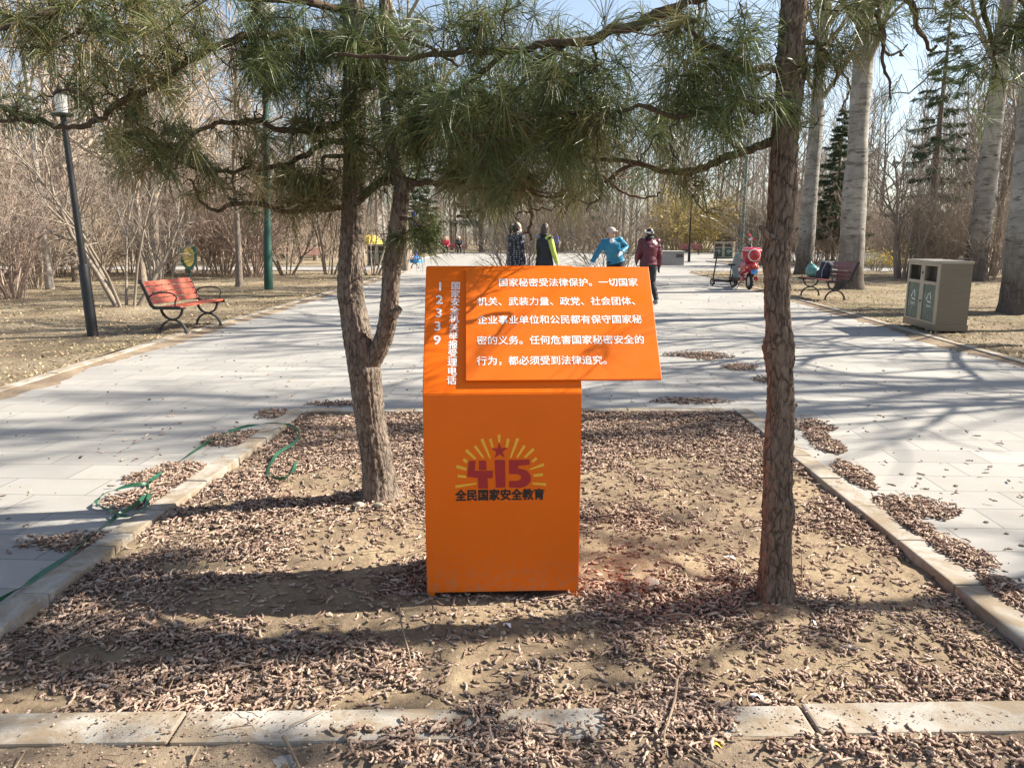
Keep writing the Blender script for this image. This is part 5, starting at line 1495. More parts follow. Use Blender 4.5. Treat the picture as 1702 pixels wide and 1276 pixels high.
# oval sign on a green post
q = at(316, 466, 0.03)
t = thing('oval_sign', 'yellow oval sign in a green frame on a short post behind the red bench', 'sign', q, R(38))
MB().tube([(0, 0, -0.1), (0, 0, 0.5)], 0.035, 10).build('post', M_GPOLE, t, True)
def oval(sx, sz, cz, n=28):
    P = []
    for i in range(n):
        a = 2 * math.pi * i / n; s = math.sin(a)
        P.append((sx * math.cos(a) * (1 + 0.18 * s), cz + sz * s))
    return P
MB().prism(oval(0.27, 0.43, 0.78), lambda u, v, w: Vector((u, -0.03 + w, v)), 0.06).build('frame', M_GPOLE, t)
MB().prism(oval(0.18, 0.32, 0.77), lambda u, v, w: Vector((u, -0.037 + w, v)), 0.006).build('yellow_panel', pm('ochre_panel', (0.36, 0.28, 0.07), 0.6, var=0.2), t)
mb = MB(); mb.ell((0, 0, 1.25), (0.11, 0.06, 0.11)); mb.build('knob', M_IRON, t, True)

# low stone block at the path corner
q = at(1118, 441, 0)
t = thing('stone_block', 'low grey granite block wall by the side path behind the maroon jacket', 'stone block', (q.x, q.y + 0.5, 0), R(4))
M_GRAN = pm('rough_granite', (0.30, 0.29, 0.28), 0.9, var=0.3, scale=14, bmp=0.6, spec=0.2)
MB().box((0, 0, 0.33), (1.08, 1.0, 0.68), bev=0.02).build('block', M_GRAN, t)
MB().box((0.02, 0, 0.69), (1.14, 1.05, 0.05), bev=0.008).build('coping', M_KERB, t)
MB().box((0.3, -0.502, 0.47), (0.34, 0.02, 0.16)).build('recess', M_HOLE, t)

# red motor scooter seen from behind
M_REDP = pm('red_scooter_paint', (0.38, 0.016, 0.03), 0.22, var=0.12, scale=5, coat=0.6)
M_RUB = pm('tyre_rubber', (0.02, 0.02, 0.021), 0.8, var=0.3, scale=20)
M_CHR = pm('dull_chrome', (0.55, 0.55, 0.56), 0.3, metal=0.9, var=0.1, scale=8)
M_BLKP = pm('black_plastic', (0.025, 0.025, 0.028), 0.5, var=0.2, scale=10)
M_PLB = pm('blue_plate', (0.03, 0.16, 0.42), 0.4, var=0.15, scale=12)
M_WHP = pm('white_trim', (0.75, 0.70, 0.68), 0.4, var=0.06, scale=8)
M_TEALP = pm('pale_teal_plastic', (0.20, 0.27, 0.28), 0.4, var=0.1, scale=8)
q = at(1246, 482, 0)
t = thing('motor_scooter', 'red motor scooter with a round-lidded top case parked by the right kerb, seen from behind', 'scooter', (q.x, q.y + 0.2, 0), R(5))
def wheel(name, par, c, r, w_):
    mb = MB(); mb.torus(c, r - w_ / 2, w_ / 2, 'X', 28, 10); k = mb.build(name, M_RUB, par, True)
    mb = MB(); mb.loft([((c[0] - w_ * 0.3, c[1], c[2]), r - w_, r - w_, (1, 0, 0)), ((c[0] + w_ * 0.3, c[1], c[2]), r - w_, r - w_, (1, 0, 0))], 20); mb.build('rim', M_CHR, k, True)
wheel('rear_wheel', t, (0, -0.1, 0.23), 0.23, 0.10)
wheel('front_wheel', t, (0, 1.15, 0.23), 0.23, 0.09)
mb = MB()
mb.loft([((0, -0.32, 0.66), 0.12, 0.10, (0, 1, 0)), ((0, -0.22, 0.63), 0.20, 0.16, (0, 1, 0)), ((0, 0.05, 0.60), 0.235, 0.21, (0, 1, 0)), ((0, 0.35, 0.56), 0.19, 0.22, (0, 1, 0)), ((0, 0.52, 0.5), 0.12, 0.18, (0, 1, 0))], 20); mb.box((0, 0.1, 0.72), (0.30, 0.5, 0.12), bev=0.04)
link('body_shell', remesh(mb, 0.015, 4), M_REDP, t)
mb = MB(); mb.box((0, 0.62, 0.28), (0.30, 0.5, 0.08), bev=0.02); mb.build('floorboard', M_BLKP, t)
mb = MB(); mb.loft([((0, 0.93, 0.25), 0.12, 0.05), ((0, 0.98, 0.55), 0.17, 0.05), ((0, 0.93, 0.85), 0.15, 0.05), ((0, 0.9, 1.0), 0.10, 0.04)], 16); mb.build('leg_shield', M_TEALP, t, True)
mb = MB(); mb.ell((0, 0.18, 0.80), (0.15, 0.36, 0.06)); mb.build('saddle', M_BLKP, t, True)
mb = MB(); mb.tube([(-0.34, 0.80, 1.03), (-0.15, 0.88, 1.05), (0.15, 0.88, 1.05), (0.34, 0.80, 1.03)], 0.017, 8); mb.build('handlebar', M_BLKP, t, True)
for s in (-1, 1):
    mb = MB(); mb.tube([(s * 0.2, 0.87, 1.05), (s * 0.27, 0.86, 1.17)], 0.007, 6); mb.ell((s * 0.29, 0.85, 1.21), (0.06, 0.018, 0.04)); mb.build('mirror', M_BLKP, t, True)
mb = MB(); mb.loft([((0, -0.15, 0.76), 0.20, 0.14), ((0, -0.15, 0.80), 0.235, 0.165), ((0, -0.16, 0.95), 0.265, 0.19), ((0, -0.16, 1.08), 0.275, 0.20), ((0, -0.16, 1.13), 0.265, 0.19), ((0, -0.15, 1.17), 0.20, 0.14)], 28); tc = mb.build('top_case', M_REDP, t, True)
mb = MB(); mb.loft([((0, -0.30, 0.96), 0.155, 0.155, (0, -1, 0)), ((0, -0.375, 0.96), 0.145, 0.145, (0, -1, 0)), ((0, -0.40, 0.96), 0.10, 0.10, (0, -1, 0))], 24); mb.build('round_cover', pm('deep_red_cover', (0.34, 0.008, 0.018), 0.25, coat=0.5), tc, True)
mb = MB(); mb.torus((0, -0.365, 0.96), 0.158, 0.013, 'Y', 32, 8); mb.build('white_ring', M_WHP, tc, True)
mb = MB(); mb.torus((0, -0.16, 1.10), 0.0, 0.0, 'Z', 3, 3) if False else mb.loft([((0, -0.16, 1.085), 0.279, 0.204), ((0, -0.16, 1.105), 0.279, 0.204)], 28); mb.build('lid_edge', M_WHP, tc)
mb = MB(); mb.ell((0.03, -0.33, 0.66), (0.085, 0.04, 0.05)); mb.build('tail_light', pm('tail_light_lens', (0.55, 0.06, 0.05), 0.15, coat=0.8), t, True)
for s in (-1, 1):
    mb = MB(); mb.ell((s * 0.15, -0.27, 0.63), (0.035, 0.03, 0.03)); mb.build('turn_signal', pm('amber_lens', (0.75, 0.38, 0.18), 0.2), t, True)
MB().box((0.02, -0.375, 0.51), (0.19, 0.012, 0.12), Matrix.Rotation(-0.3, 3, 'X'), 0.004).build('number_plate', M_PLB, t)
mb = MB(); mb.tube([(0, -0.1, 0.23), (0.0, -0.33, 0.42), (0.02, -0.35, 0.56)], [0.03, 0.04, 0.03], 8); mb.build('rear_fender', M_BLKP, t, True)
for s in (-1, 1):
    mb = MB(); mb.ell((s * 0.19, -0.05, 0.30), (0.045, 0.17, 0.075)); mb.build('side_guard', M_REDP, t, True)
mb = MB(); mb.tube([(-0.12, 0.25, 0.22), (-0.26, 0.2, 0.01)], 0.012, 8); mb.tube([(-0.26, 0.2, 0.01), (-0.3, 0.16, 0.01)], 0.014, 8); mb.build('side_stand', M_IRON, t, True)
sc_loc = t.location.copy()
# small pinwheel clipped to it
q = atd(1254, 394, sc_loc.y)
t = thing('pinwheel', 'small red white and green pinwheel on a thin stick above the red scooter', 'pinwheel', (q.x, sc_loc.y + 0.25, 1.08))
MB().tube([(0, 0, 0), (0, 0, q.z - 1.08)], 0.005, 6).build('stick', M_WHP, t)
zc = q.z - 1.08
for k, m in enumerate((M_REDP, M_WHP, M_REDP, pm('green_vane', (0.03, 0.22, 0.09), 0.5))):
    a = k * math.pi / 2 + 1.9; mb = MB()
    d = Vector((math.cos(a), 0, math.sin(a))); e = Vector((-d.z, 0, d.x))
    c = Vector((0, -0.012, zc))
    mb.add([c, c + d * 0.12 + e * 0.015, c + d * 0.10 + e * 0.09 + Vector((0, -0.035, 0)), c + e * 0.03 + Vector((0, -0.01, 0)), c + Vector((0, 0.004, 0)), c + d * 0.12 + e * 0.015 + Vector((0, 0.004, 0)), c + d * 0.10 + e * 0.09 + Vector((0, -0.031, 0)), c + e * 0.03 + Vector((0, -0.006, 0))],
           [(0, 1, 2, 3), (7, 6, 5, 4), (0, 4, 5, 1), (1, 5, 6, 2), (2, 6, 7, 3), (3, 7, 4, 0)])
    mb.build('vane', m, t)
# folding electric kick scooter with a saddle
q = at(1213, 477, 0)
t = thing('kick_scooter', 'black electric kick scooter with a saddle standing left of the red scooter', 'kick scooter', (q.x, q.y, 0), R(28))
for y in (-0.12, 0.78): wheel('wheel', t, (0, y, 0.11), 0.11, 0.05)
MB().box((0, 0.3, 0.17), (0.17, 0.62, 0.07), bev=0.015).build('deck', M_BLKP, t)
MB().box((0, -0.14, 0.25), (0.16, 0.24, 0.10), bev=0.02).build('rear_box', M_BLKP, t)
mb = MB(); mb.tube([(0, 0.78, 0.11), (0, 0.70, 0.5), (0, 0.62, 1.02)], 0.02, 8); mb.build('stem', M_IRON, t, True)
mb = MB(); mb.tube([(-0.26, 0.56, 1.04), (0, 0.62, 1.03), (0.26, 0.56, 1.04)], 0.014, 8); mb.build('handlebar', M_IRON, t, True)
mb = MB(); mb.tube([(0, 0.02, 0.2), (0, -0.02, 0.62)], 0.016, 8); mb.build('seat_post', M_IRON, t, True)
mb = MB(); mb.ell((0, -0.04, 0.655), (0.10, 0.15, 0.04)); mb.build('saddle', M_BLKP, t, True)

# bags on the right bench
M_TEALB = pm('teal_plastic_bag', (0.10, 0.24, 0.22), 0.3, var=0.3, scale=9, bmp=0.3)
M_NAVY = pm('navy_nylon', (0.018, 0.022, 0.04), 0.7, var=0.3, scale=14, bmp=0.2)
t = thing('plastic_bag', 'full teal plastic bag on the far end of the maroon bench', 'bag', (6.52, 19.32, 0.485), 0.3)
mb = MB(); mb.ell((0, 0, 0.15), (0.15, 0.2, 0.15)); mb.ell((0.02, 0.08, 0.2), (0.12, 0.13, 0.13)); mb.ell((0, -0.1, 0.13), (0.12, 0.12, 0.12)); mb.tube([(0, 0.02, 0.26), (0.01, 0.03, 0.32)], [0.09, 0.04], 10); mb.tube([(0.01, 0.03, 0.31), (-0.03, 0.08, 0.35)], [0.03, 0.05], 8)
me = remesh(mb, 0.014, 2)
wrinkle(me, 0.014, 22, 22, 22)
link('bag_body', me, M_TEALB, t)
t = thing('backpack', 'dark navy backpack leaning on the backrest of the maroon bench', 'backpack', (6.66, 18.86, 0.455), R(12))
mb = MB(); mb.box((0, 0, 0.21), (0.18, 0.33, 0.42), Matrix.Rotation(0.28, 3, 'Y'), 0.06); link('pack_body', remesh(mb, 0.015, 4), M_NAVY, t)
mb = MB(); mb.box((-0.13, 0, 0.13), (0.07, 0.24, 0.20), Matrix.Rotation(0.28, 3, 'Y'), 0.03); mb.build('front_pocket', M_NAVY, t, True)
for s in (-1, 1):
    mb = MB(); mb.tube([(0.14, s * 0.1, 0.42), (-0.05, s * 0.13, 0.43), (-0.15, s * 0.14, 0.25), (-0.16, s * 0.13, 0.06)], 0.012, 8); mb.build('strap', pm('grey_webbing', (0.25, 0.26, 0.28), 0.8), t, True)

# far bits: blue stand, yellow parasol
q = atd(691, 432, 43)
t = thing('play_stand', 'blue pole rising from a small blue domed base beyond the dark bench', 'stand', (q.x, 43, 0))
M_BLUE = pm('bright_blue_plastic', (0.03, 0.25, 0.62), 0.4, var=0.1); M_NAVP = pm('dark_blue_paint', (0.02, 0.04, 0.30), 0.4, var=0.1)
mb = MB(); mb.loft([((0, 0, 0), 0.38, 0.38), ((0, 0, 0.12), 0.38, 0.38), ((0, 0, 0.28), 0.28, 0.28), ((0, 0, 0.36), 0.1, 0.1)], 20); mb.build('dome_base', M_BLUE, t, True)
mb = MB(); mb.tube([(0, 0, 0.3), (0, 0, 2.75)], 0.06, 10); mb.build('pole', M_NAVP, t, True)
q = atd(617, 395, 41)
t = thing('parasol', 'yellow parasol seen over the pale bin behind the forked pine', 'parasol', (q.x, 41, 0))
mb = MB()
mb.loft([((0, 0, 1.02), 0.62, 0.62), ((0, 0, 1.2), 0.56, 0.56), ((0, 0, 1.42), 0.36, 0.36), ((0, 0, 1.55), 0.08, 0.08), ((0, 0, 1.6), 0.02, 0.02)], 8); mb.build('canopy', pm('yellow_cloth', (0.5, 0.37, 0.05), 0.7, var=0.1), t)
mb = MB(); mb.tube([(0, 0, 0), (0, 0, 1.5)], 0.02, 8); mb.build('pole', M_WHP, t, True)

# green strap lying along the kerb
M_STRAP = pm('green_strapping', (0.014, 0.08, 0.038), 0.4, var=0.25, scale=10, spec=0.5)
def strap(L, w_=0.016, amp=0.006, z0=0.0):
    P = []
    for x, y, dz in L:
        p = at(x, y, 0.0); p = at(x, y, top_h(p.x, p.y) + dz + 0.012); P.append(p)
    C_, _ = smooth_path(P, [1] * len(P), 10)
    V = []; Fc = []
    for i, c in enumerate(C_):
        d = Vector(C_[min(i + 1, len(C_) - 1)] - C_[max(0, i - 1)]).normalized()
        roll = 0.9 * math.sin(i * 0.19) + 0.5 * math.sin(i * 0.067 + 1)
        s = d.cross(Vector((0, 0, 1))).normalized(); u = s.cross(d)
        s2 = s * math.cos(roll) + u * math.sin(roll); u2 = u * math.cos(roll) - s * math.sin(roll)
        c = Vector(c) + Vector((0, 0, abs(math.sin(roll)) * w_ * 0.5 + 0.002))
        for a, b2 in ((-1, -1), (1, -1), (1, 1), (-1, 1)): V.append(c + s2 * a * w_ / 2 + u2 * b2 * 0.0009)
    for i in range(len(C_) - 1):
        for j in range(4): Fc.append((i * 4 + j, i * 4 + (j + 1) % 4, i * 4 + 4 + (j + 1) % 4, i * 4 + 4 + j))
    return V, Fc
mb = MB()
mb.add(*strap([(-60, 1035, 0), (0, 1001, 0), (50, 968, 0.005), (98, 936, 0), (150, 893, 0.01), (192, 861, 0), (226, 842, 0.01), (244, 818, 0.02), (246, 803, 0.03), (262, 792, 0.01), (300, 767, 0), (350, 735, 0), (384, 718, 0.015), (420, 708, 0.04), (452, 704, 0.05), (478, 707, 0.05), (497, 720, 0.03), (486, 740, 0.02), (460, 757, 0.02), (446, 782, 0.02), (452, 796, 0.02), (478, 795, 0.015), (494, 770, 0.01)], 0.022))
mb.build('green_strap', M_STRAP)
tag(bpy.data.objects['green_strap'], 'long flat green plastic strap along the left kerb of the bed, curling onto the soil', 'strap')
mb = MB()
mb.add(*strap([(246, 806, 0.03), (222, 809, 0.035), (190, 815, 0.03), (166, 828, 0.02), (160, 838, 0.01), (180, 848, 0.0), (196, 858, 0.01), (218, 858, 0.01), (236, 850, 0.01), (246, 832, 0.015), (250, 815, 0.02)], 0.02))
mb.build('strap_loop', M_STRAP); tag(bpy.data.objects['strap_loop'], 'loop of flat green plastic strap lying on the paving left of the bed', 'strap')
# stones and scraps
M_STONE = pm('weathered_stone', (0.36, 0.31, 0.25), 0.9, var=0.3, scale=30, bmp=0.5, spec=0.15)
M_PAPER = pm('torn_paper', (0.72, 0.70, 0.66), 0.9, var=0.08, scale=20)
M_YPAP = pm('yellow_paper', (0.78, 0.55, 0.06), 0.7, var=0.06, scale=20)
def stone(px, py, s, label, m=None, name='stone', fl=0.65):
    p = at(px, py, 0.0); p = at(px, py, top_h(p.x, p.y)); bm = bmesh.new()
    bmesh.ops.create_icosphere(bm, subdivisions=3, radius=1)
    sd_ = random.random() * 50
    for v in bm.verts:
        k = 1 + 0.45 * noise.noise(v.co * 0.9 + Vector((sd_, 0, 0))) + 0.12 * noise.noise(v.co * 3 + Vector((sd_, 3, 0)))
        v.co = Vector((v.co.x * s * 1.2 * k, v.co.y * s * k, v.co.z * s * fl * k))
    mb = MB(); mb.bm(bm); o = mb.build(name, m or M_STONE, None, True); o.location = p + Vector((0, 0, s * fl * 0.45)); o.rotation_euler.z = random.random() * 6
    tag(o, label, name.split('_')[-1])
stone(598, 842, 0.027, 'tan stone against the foot of the forked pine, left one of two')
stone(630, 840, 0.02, 'dark rounded stone against the foot of the forked pine, right one of two')
stone(577, 848, 0.02, 'pale flat stone a hand left of the forked pine trunk')
stone(1083, 972, 0.03, 'flat grey stone on the soil between the sign and the straight pine')
stone(492, 1152, 0.014, 'small pale stone near the front kerb, left of middle')
stone(168, 963, 0.022, 'square pale stone chip at the left edge of the soil', M_PAPER, fl=0.3)
def scrap(px, py, w_, h_, m, label):
    p = at(px, py, 0.0); p = at(px, py, top_h(p.x, p.y) + 0.008); mb = MB()
    V = []; 
    for i in range(7):
        for j in range(4): V.append((w_ * (i / 6 - 0.5), h_ * (j / 3 - 0.5), 0.012 * math.sin(i * 0.9) * (1 - 0.3 * j) + 0.004 * random.random()))
    V += [(a, b2, c - 0.0012) for a, b2, c in V]
    Fc = []
    for i in range(6):
        for j in range(3):
            a = i * 4 + j; Fc.append((a, a + 4, a + 5, a + 1)); Fc.append((a + 28, a + 29, a + 33, a + 32))
    for i in range(6): Fc += [(i * 4, i * 4 + 28, i * 4 + 32, i * 4 + 4), (i * 4 + 3, i * 4 + 7, i * 4 + 35, i * 4 + 31)]
    for j in range(3): Fc += [(j, j + 1, j + 29, j + 28), (24 + j, 52 + j, 53 + j, 25 + j)]
    mb.add(V, Fc); o = mb.build('paper_scrap', m, None, True); o.location = p; o.rotation_euler.z = random.uniform(-0.6, 0.6)
    tag(o, label, 'paper scrap')
scrap(1192, 1238, 0.05, 0.022, M_YPAP, 'bright yellow paper scrap on the dirt in front of the front kerb')
scrap(1259, 1157, 0.04, 0.03, M_PAPER, 'torn white paper scrap lying on the back edge of the front kerb')
scrap(1353, 1034, 0.022, 0.02, M_PAPER, 'white paper scrap on the soil right of the straight pine')
scrap(1416, 1075, 0.02, 0.03, M_PAPER, 'white paper scrap on the catkins between the straight pine and the right kerb')
scrap(1213, 926, 0.05, 0.03, M_PAPER, 'pale paper scrap left of the straight pine trunk')
scrap(843, 440 + 598, 0.03, 0.02, M_PAPER, 'tiny white scrap on the soil in front of the sign')
# dry sticks that stand out
def stick(L, r, label):
    P = []
    for x, y, dz in L:
        p = at(x, y, 0.0); P.append(at(x, y, max(0, top_h(p.x, p.y)) + dz))
    C_, rr = smooth_path(P, np.linspace(r, r * 0.45, len(P)), 5)
    mb = MB(); mb.tube([tuple(c) for c in C_], list(rr), 7); o = mb.build('dry_stick', M_TWIG, None, True); tag(o, label, 'stick')
stick([(1125, 1130, 0.05), (1122, 1160, 0.05), (1112, 1195, 0.03), (1104, 1222, 0.02), (1110, 1258, 0.01)], 0.005, 'forked looking dry root hanging over the front kerb')
stick([(470, 1222, 0.02), (484, 1245, 0.012), (498, 1275, 0.01)], 0.006, 'straight brown stick in front of the front kerb, left one')
stick([(330, 1240, 0.02), (322, 1257, 0.01), (315, 1272, 0.01)], 0.005, 'short pale stick in front of the front kerb, far left one')
stick([(662, 1002, 0.1), (668, 1040, 0.02), (680, 1085, 0.015), (682, 1098, 0.01)], 0.004, 'long thin bent stem on the soil left of the orange sign')
stick([(1368, 1135, 0.02), (1385, 1112, 0.05), (1400, 1092, 0.07)], 0.004, 'pale stick standing up from the catkins right of the straight pine')
stick([(1100, 1024, 0.01), (1120, 1020, 0.03), (1145, 1022, 0.03), (1160, 1040, 0.02), (1180, 1062, 0.01)], 0.005, 'dark crooked root on the soil left of the straight pine foot')
stick([(1333, 985, 0.01), (1333, 945, 0.10), (1332, 920, 0.16)], 0.003, 'thin upright sprout just right of the straight pine foot')
# ---------------------------------------------------------------- people
M_SKIN = pm('skin', (0.48, 0.29, 0.20), 0.55, var=0.1, scale=12)
M_HAIR = pm('black_hair', (0.018, 0.014, 0.012), 0.5, var=0.4, scale=40, stretch=(1, 1, 0.2))
M_DARKT = pm('dark_trousers', (0.018, 0.018, 0.022), 0.8, var=0.3, scale=9, bmp=0.2)
M_SHOE = pm('grey_shoe', (0.22, 0.21, 0.20), 0.7, var=0.2, scale=16)
M_EYE = pm('dark_eye', (0.02, 0.015, 0.012), 0.3)
def V3(*a): return Vector(a)
def pose(**kw):
    J = dict(pel=V3(0, 0, .92), wai=V3(0, 0, 1.06), che=V3(0, 0, 1.26), nek=V3(0, 0.01, 1.44), hd=V3(0, -0.02, 1.585),
             sL=V3(.185, 0, 1.385), eL=V3(.235, .03, 1.11), wL=V3(.235, -.03, .86), sR=V3(-.185, 0, 1.385), eR=V3(-.235, .03, 1.11), wR=V3(-.235, -.03, .86),
             hL=V3(.09, 0, .90), kL=V3(.10, -.02, .49), aL=V3(.10, .02, .09), hR=V3(-.09, 0, .90), kR=V3(-.10, -.02, .49), aR=V3(-.10, .02, .09), look=V3(0, -1, 0))
    J.update({k: Vector(v) for k, v in kw.items()})
    return J
def torso(mb, J, g=0.0, lo=None, hi=True):
    ax = [(J['wai'] - J['pel']).normalized(), (J['che'] - J['pel']).normalized(), (J['nek'] - J['wai']).normalized(), (J['nek'] - J['che']).normalized()]
    rings = []
    if lo is not None: rings.append((J['pel'] + V3(0, 0, -lo), 0.185 + g, 0.135 + g, ax[0]))
    rings += [(J['pel'], 0.170 + g, 0.12 + g, ax[0]), (J['wai'], 0.152 + g, 0.105 + g, ax[1]), (J['che'], 0.175 + g, 0.12 + g, ax[2]), (J['che'].lerp(J['nek'], 0.55), 0.165 + g, 0.098 + g, ax[3]), (J['che'].lerp(J['nek'], 0.86), 0.085 + g * 0.6, 0.07 + g * 0.6, ax[3])]
    if hi: rings.append((J['nek'], 0.058 + g * 0.5, 0.058 + g * 0.5, ax[3]))
    mb.loft(rings, 18)
def arm(mb, J, s, g=0.0, end=1.0):
    S_, E, W = J['s' + s], J['e' + s], J['w' + s]
    W2 = E.lerp(W, end)
    mb.ell(S_, (0.062 + g, 0.062 + g, 0.062 + g), None, 10, 7)
    mb.tube([J['che'].lerp(J['nek'], 0.6).lerp(S_, 0.5), S_, S_.lerp(E, 0.5), E, E.lerp(W2, 0.4), W2], [0.06 + g, 0.056 + g, 0.047 + g, 0.041 + g, 0.038 + g, 0.029 + g], 10)
def leg(mb, J, s, g=0.0, end=1.0):
    Hp, K, A_ = J['h' + s], J['k' + s], J['a' + s]
    A2 = K.lerp(A_, end)
    mb.tube([Hp + V3(0, 0, .03), Hp.lerp(K, 0.35), K, K.lerp(A2, 0.35), A2], [0.092 + g, 0.083 + g, 0.058 + g, 0.056 + g, 0.038 + g], 12)
def hand(mb, J, s, g=0.0, grip=0.5):
    E, W = J['e' + s], J['w' + s]; d = (W - E).normalized()
    side = d.cross(V3(1, 0, 0) if abs(d.x) < 0.8 else V3(0, 0, 1)).normalized(); nrm = d.cross(side).normalized()
    q = V3(0, 0, 1).rotation_difference(d).to_matrix()
    M = Matrix((side, nrm, d)).transposed()
    c = W + d * 0.05
    mb.ell(c, (0.042 + g, 0.02 + g, 0.052 + g), M, 10, 7)
    for i, l in enumerate((0.066, 0.078, 0.074, 0.058)):
        b = c + d * 0.035 + side * (0.03 - 0.02 * i)
        m_ = b + d * l * 0.5 + nrm * 0.008 * grip; e = m_ + d * l * 0.42 * (1 - 0.4 * grip) + nrm * l * 0.5 * grip
        mb.tube([b, m_, e], [0.0095 + g, 0.009 + g, 0.007 + g], 7)
    b = c + side * 0.036 - d * 0.015
    mb.tube([b, b + side * 0.022 + d * 0.028 + nrm * 0.008, b + side * 0.022 + d * 0.055 + nrm * 0.018], [0.012 + g, 0.011 + g, 0.008 + g], 7)
def head_frame(J):
    f = J['look'].normalized(); r = f.cross(V3(0, 0, 1)).normalized(); u = r.cross(f)
    return Matrix((-r, -f, u)).transposed()       # local: x left, -y front, z up
def person(label, loc, rz, J, top, top_m, trous=M_DARKT, shoe=M_SHOE, hair='short', sc=1.0, extra=None, bare=(), seat=False, group=None, jlo=0.05, glove=None):
    t = thing('person', label, 'person', loc, rz, group); t.scale = (sc,) * 3
    Mh = head_frame(J); hc = J['hd']
    def hp(x, y, z): return hc + Mh @ V3(x, y, z)
    mb = MB()
    torso(mb, J)
    for s in 'LR':
        arm(mb, J, s); leg(mb, J, s)
        if not (glove and s in glove): hand(mb, J, s)
        A_ = J['a' + s]; mb.ell(A_ + V3(0, -0.05, -0.04), (0.036, 0.10, 0.035), None, 10, 7)
    mb.tube([J['nek'] + V3(0, 0, -.03), hc + V3(0, 0.015, -0.06)], [0.055, 0.05], 12)
    mb.ell(hc, (0.075, 0.092, 0.108), Mh, 16, 12); mb.ell(hp(0, -0.022, -0.062), (0.056, 0.062, 0.052), Mh, 12, 9)
    mb.ell(hp(0, -0.098, -0.012), (0.013, 0.018, 0.024), Mh, 8, 6)
    mb.ell(hp(0, -0.083, -0.058), (0.024, 0.012, 0.010), Mh, 8, 6)
    for s in (-1, 1): mb.ell(hp(0.076 * s, 0.012, -0.008), (0.012, 0.022, 0.032), Mh, 8, 6)
    link('body', remesh(mb, 0.0075, 2), M_SKIN, t)
    mb = MB()
    for s in (-1, 1): mb.ell(hp(0.03 * s, -0.082, 0.012), (0.012, 0.009, 0.008), Mh, 8, 6)
    mb.build('eyes', M_EYE, t, True)
    # clothes
    mb = MB(); torso(mb, J, 0.036, jlo if not seat else 0.0, False)
    if top != 'vest':
        for s in 'LR': arm(mb, J, s, 0.02, 1.0)
    else:
        for s in 'LR': mb.ell(J['s' + s], (0.075, 0.075, 0.075), None, 10, 7)
    nk = J['nek']; mb.tube([nk + V3(0, 0, -0.05), nk + V3(0, 0, 0.025)], [0.085, 0.074], 14)
    me = remesh(mb, 0.011, 4)
    wrinkle(me, 0.013, 9, 9, 15)
    link('vest' if top == 'vest' else 'jacket', me, top_m, t)
    mb = MB()
    mb.loft([(J['pel'] + V3(0, 0, 0.07), 0.172, 0.122), (J['pel'], 0.178, 0.128), (J['pel'] + V3(0, 0, -0.08), 0.175, 0.125)], 16)
    for s in 'LR': leg(mb, J, s, 0.018, 0.97)
    me = remesh(mb, 0.012, 3)
    wrinkle(me, 0.011, 11, 11, 12)
    link('trousers', me, trous, t)
    for s in 'LR':
        A_ = J['a' + s]; mb = MB(); mb.ell(A_ + V3(0, -0.06, -0.042), (0.045, 0.125, 0.044), None, 12, 8); mb.ell(A_ + V3(0, 0.0, -0.01), (0.046, 0.055, 0.055), None, 10, 7)
        me = remesh(mb, 0.012, 2)
        link('shoe', me, shoe, t)
    if glove:
        for s, m in glove.items():
            mb = MB(); hand(mb, J, s, 0.004); mb.tube([J['e' + s].lerp(J['w' + s], 0.86), J['w' + s] + (J['w' + s] - J['e' + s]).normalized() * 0.03], [0.044, 0.035], 10)
            link('glove', remesh(mb, 0.009, 2), m, t)
    def cap_of(mbx, k, zl, yl):
        bm = bmesh.new(); bmesh.ops.create_uvsphere(bm, u_segments=20, v_segments=14, radius=1)
        for v in bm.verts: v.co = Vector((v.co.x * 0.083 * k, v.co.y * 0.101 * k, v.co.z * 0.117 * k))
        bmesh.ops.bisect_plane(bm, geom=list(bm.verts) + list(bm.edges) + list(bm.faces), plane_co=(0, yl, zl), plane_no=(0, -0.75, -0.66), clear_outer=True)
        bm.transform(Matrix.Translation(hc) @ Mh.to_4x4()); mbx.bm(bm)
    if hair in ('short', 'pony', 'bob'):
        mb = MB(); cap_of(mb, 1.06, 0.02, -0.055)
        mb.ell(hp(0, 0.035, -0.01), (0.082, 0.082, 0.10), Mh, 14, 10)
        if hair == 'bob': mb.ell(hp(0, 0.045, -0.07), (0.085, 0.06, 0.09), Mh, 12, 8)
        if hair == 'pony': mb.tube([hp(0, 0.09, 0.05), hp(0, 0.15, 0.03), hp(0, 0.155, -0.06), hp(0, 0.13, -0.17)], [0.028, 0.036, 0.034, 0.012], 10)
        link('hair', remesh(mb, 0.010, 1), M_HAIR, t)
    if extra: extra(t, J, hp, Mh)
    return t
def cap(m):
    def f(t, J, hp, Mh):
        mb = MB(); mb.ell(hp(0, 0.005, 0.045), (0.088, 0.105, 0.085), Mh, 16, 10); mb.ell(hp(0, -0.10, 0.045), (0.07, 0.075, 0.012), Mh, 14, 7)
        link('cap', remesh(mb, 0.009, 2), m, t)
        mb = MB(); mb.ell(hp(0, 0.05, -0.02), (0.078, 0.055, 0.05), Mh, 12, 8); mb.build('hair', M_HAIR, t, True)
    return f
def white_band(t, J, hp, Mh):
    mb = MB(); P = []
    for i in range(25):
        a = 2 * math.pi * i / 24; P.append(hp(0.091 * math.cos(a), 0.108 * math.sin(a), 0.008 - 0.022 * math.sin(a)))
    V = []; Fc = []
    for p in P: V += [p + Mh @ V3(0, 0, -0.017), p + Mh @ V3(0, 0, 0.017)]
    for i in range(24): Fc.append((2 * i, 2 * i + 2, 2 * i + 3, 2 * i + 1))
    mb.add(V, Fc); o = mb.build('headband', M_WHP, t, True)
    md = o.modifiers.new('s', 'SOLIDIFY'); md.thickness = 0.006; md.offset = 1
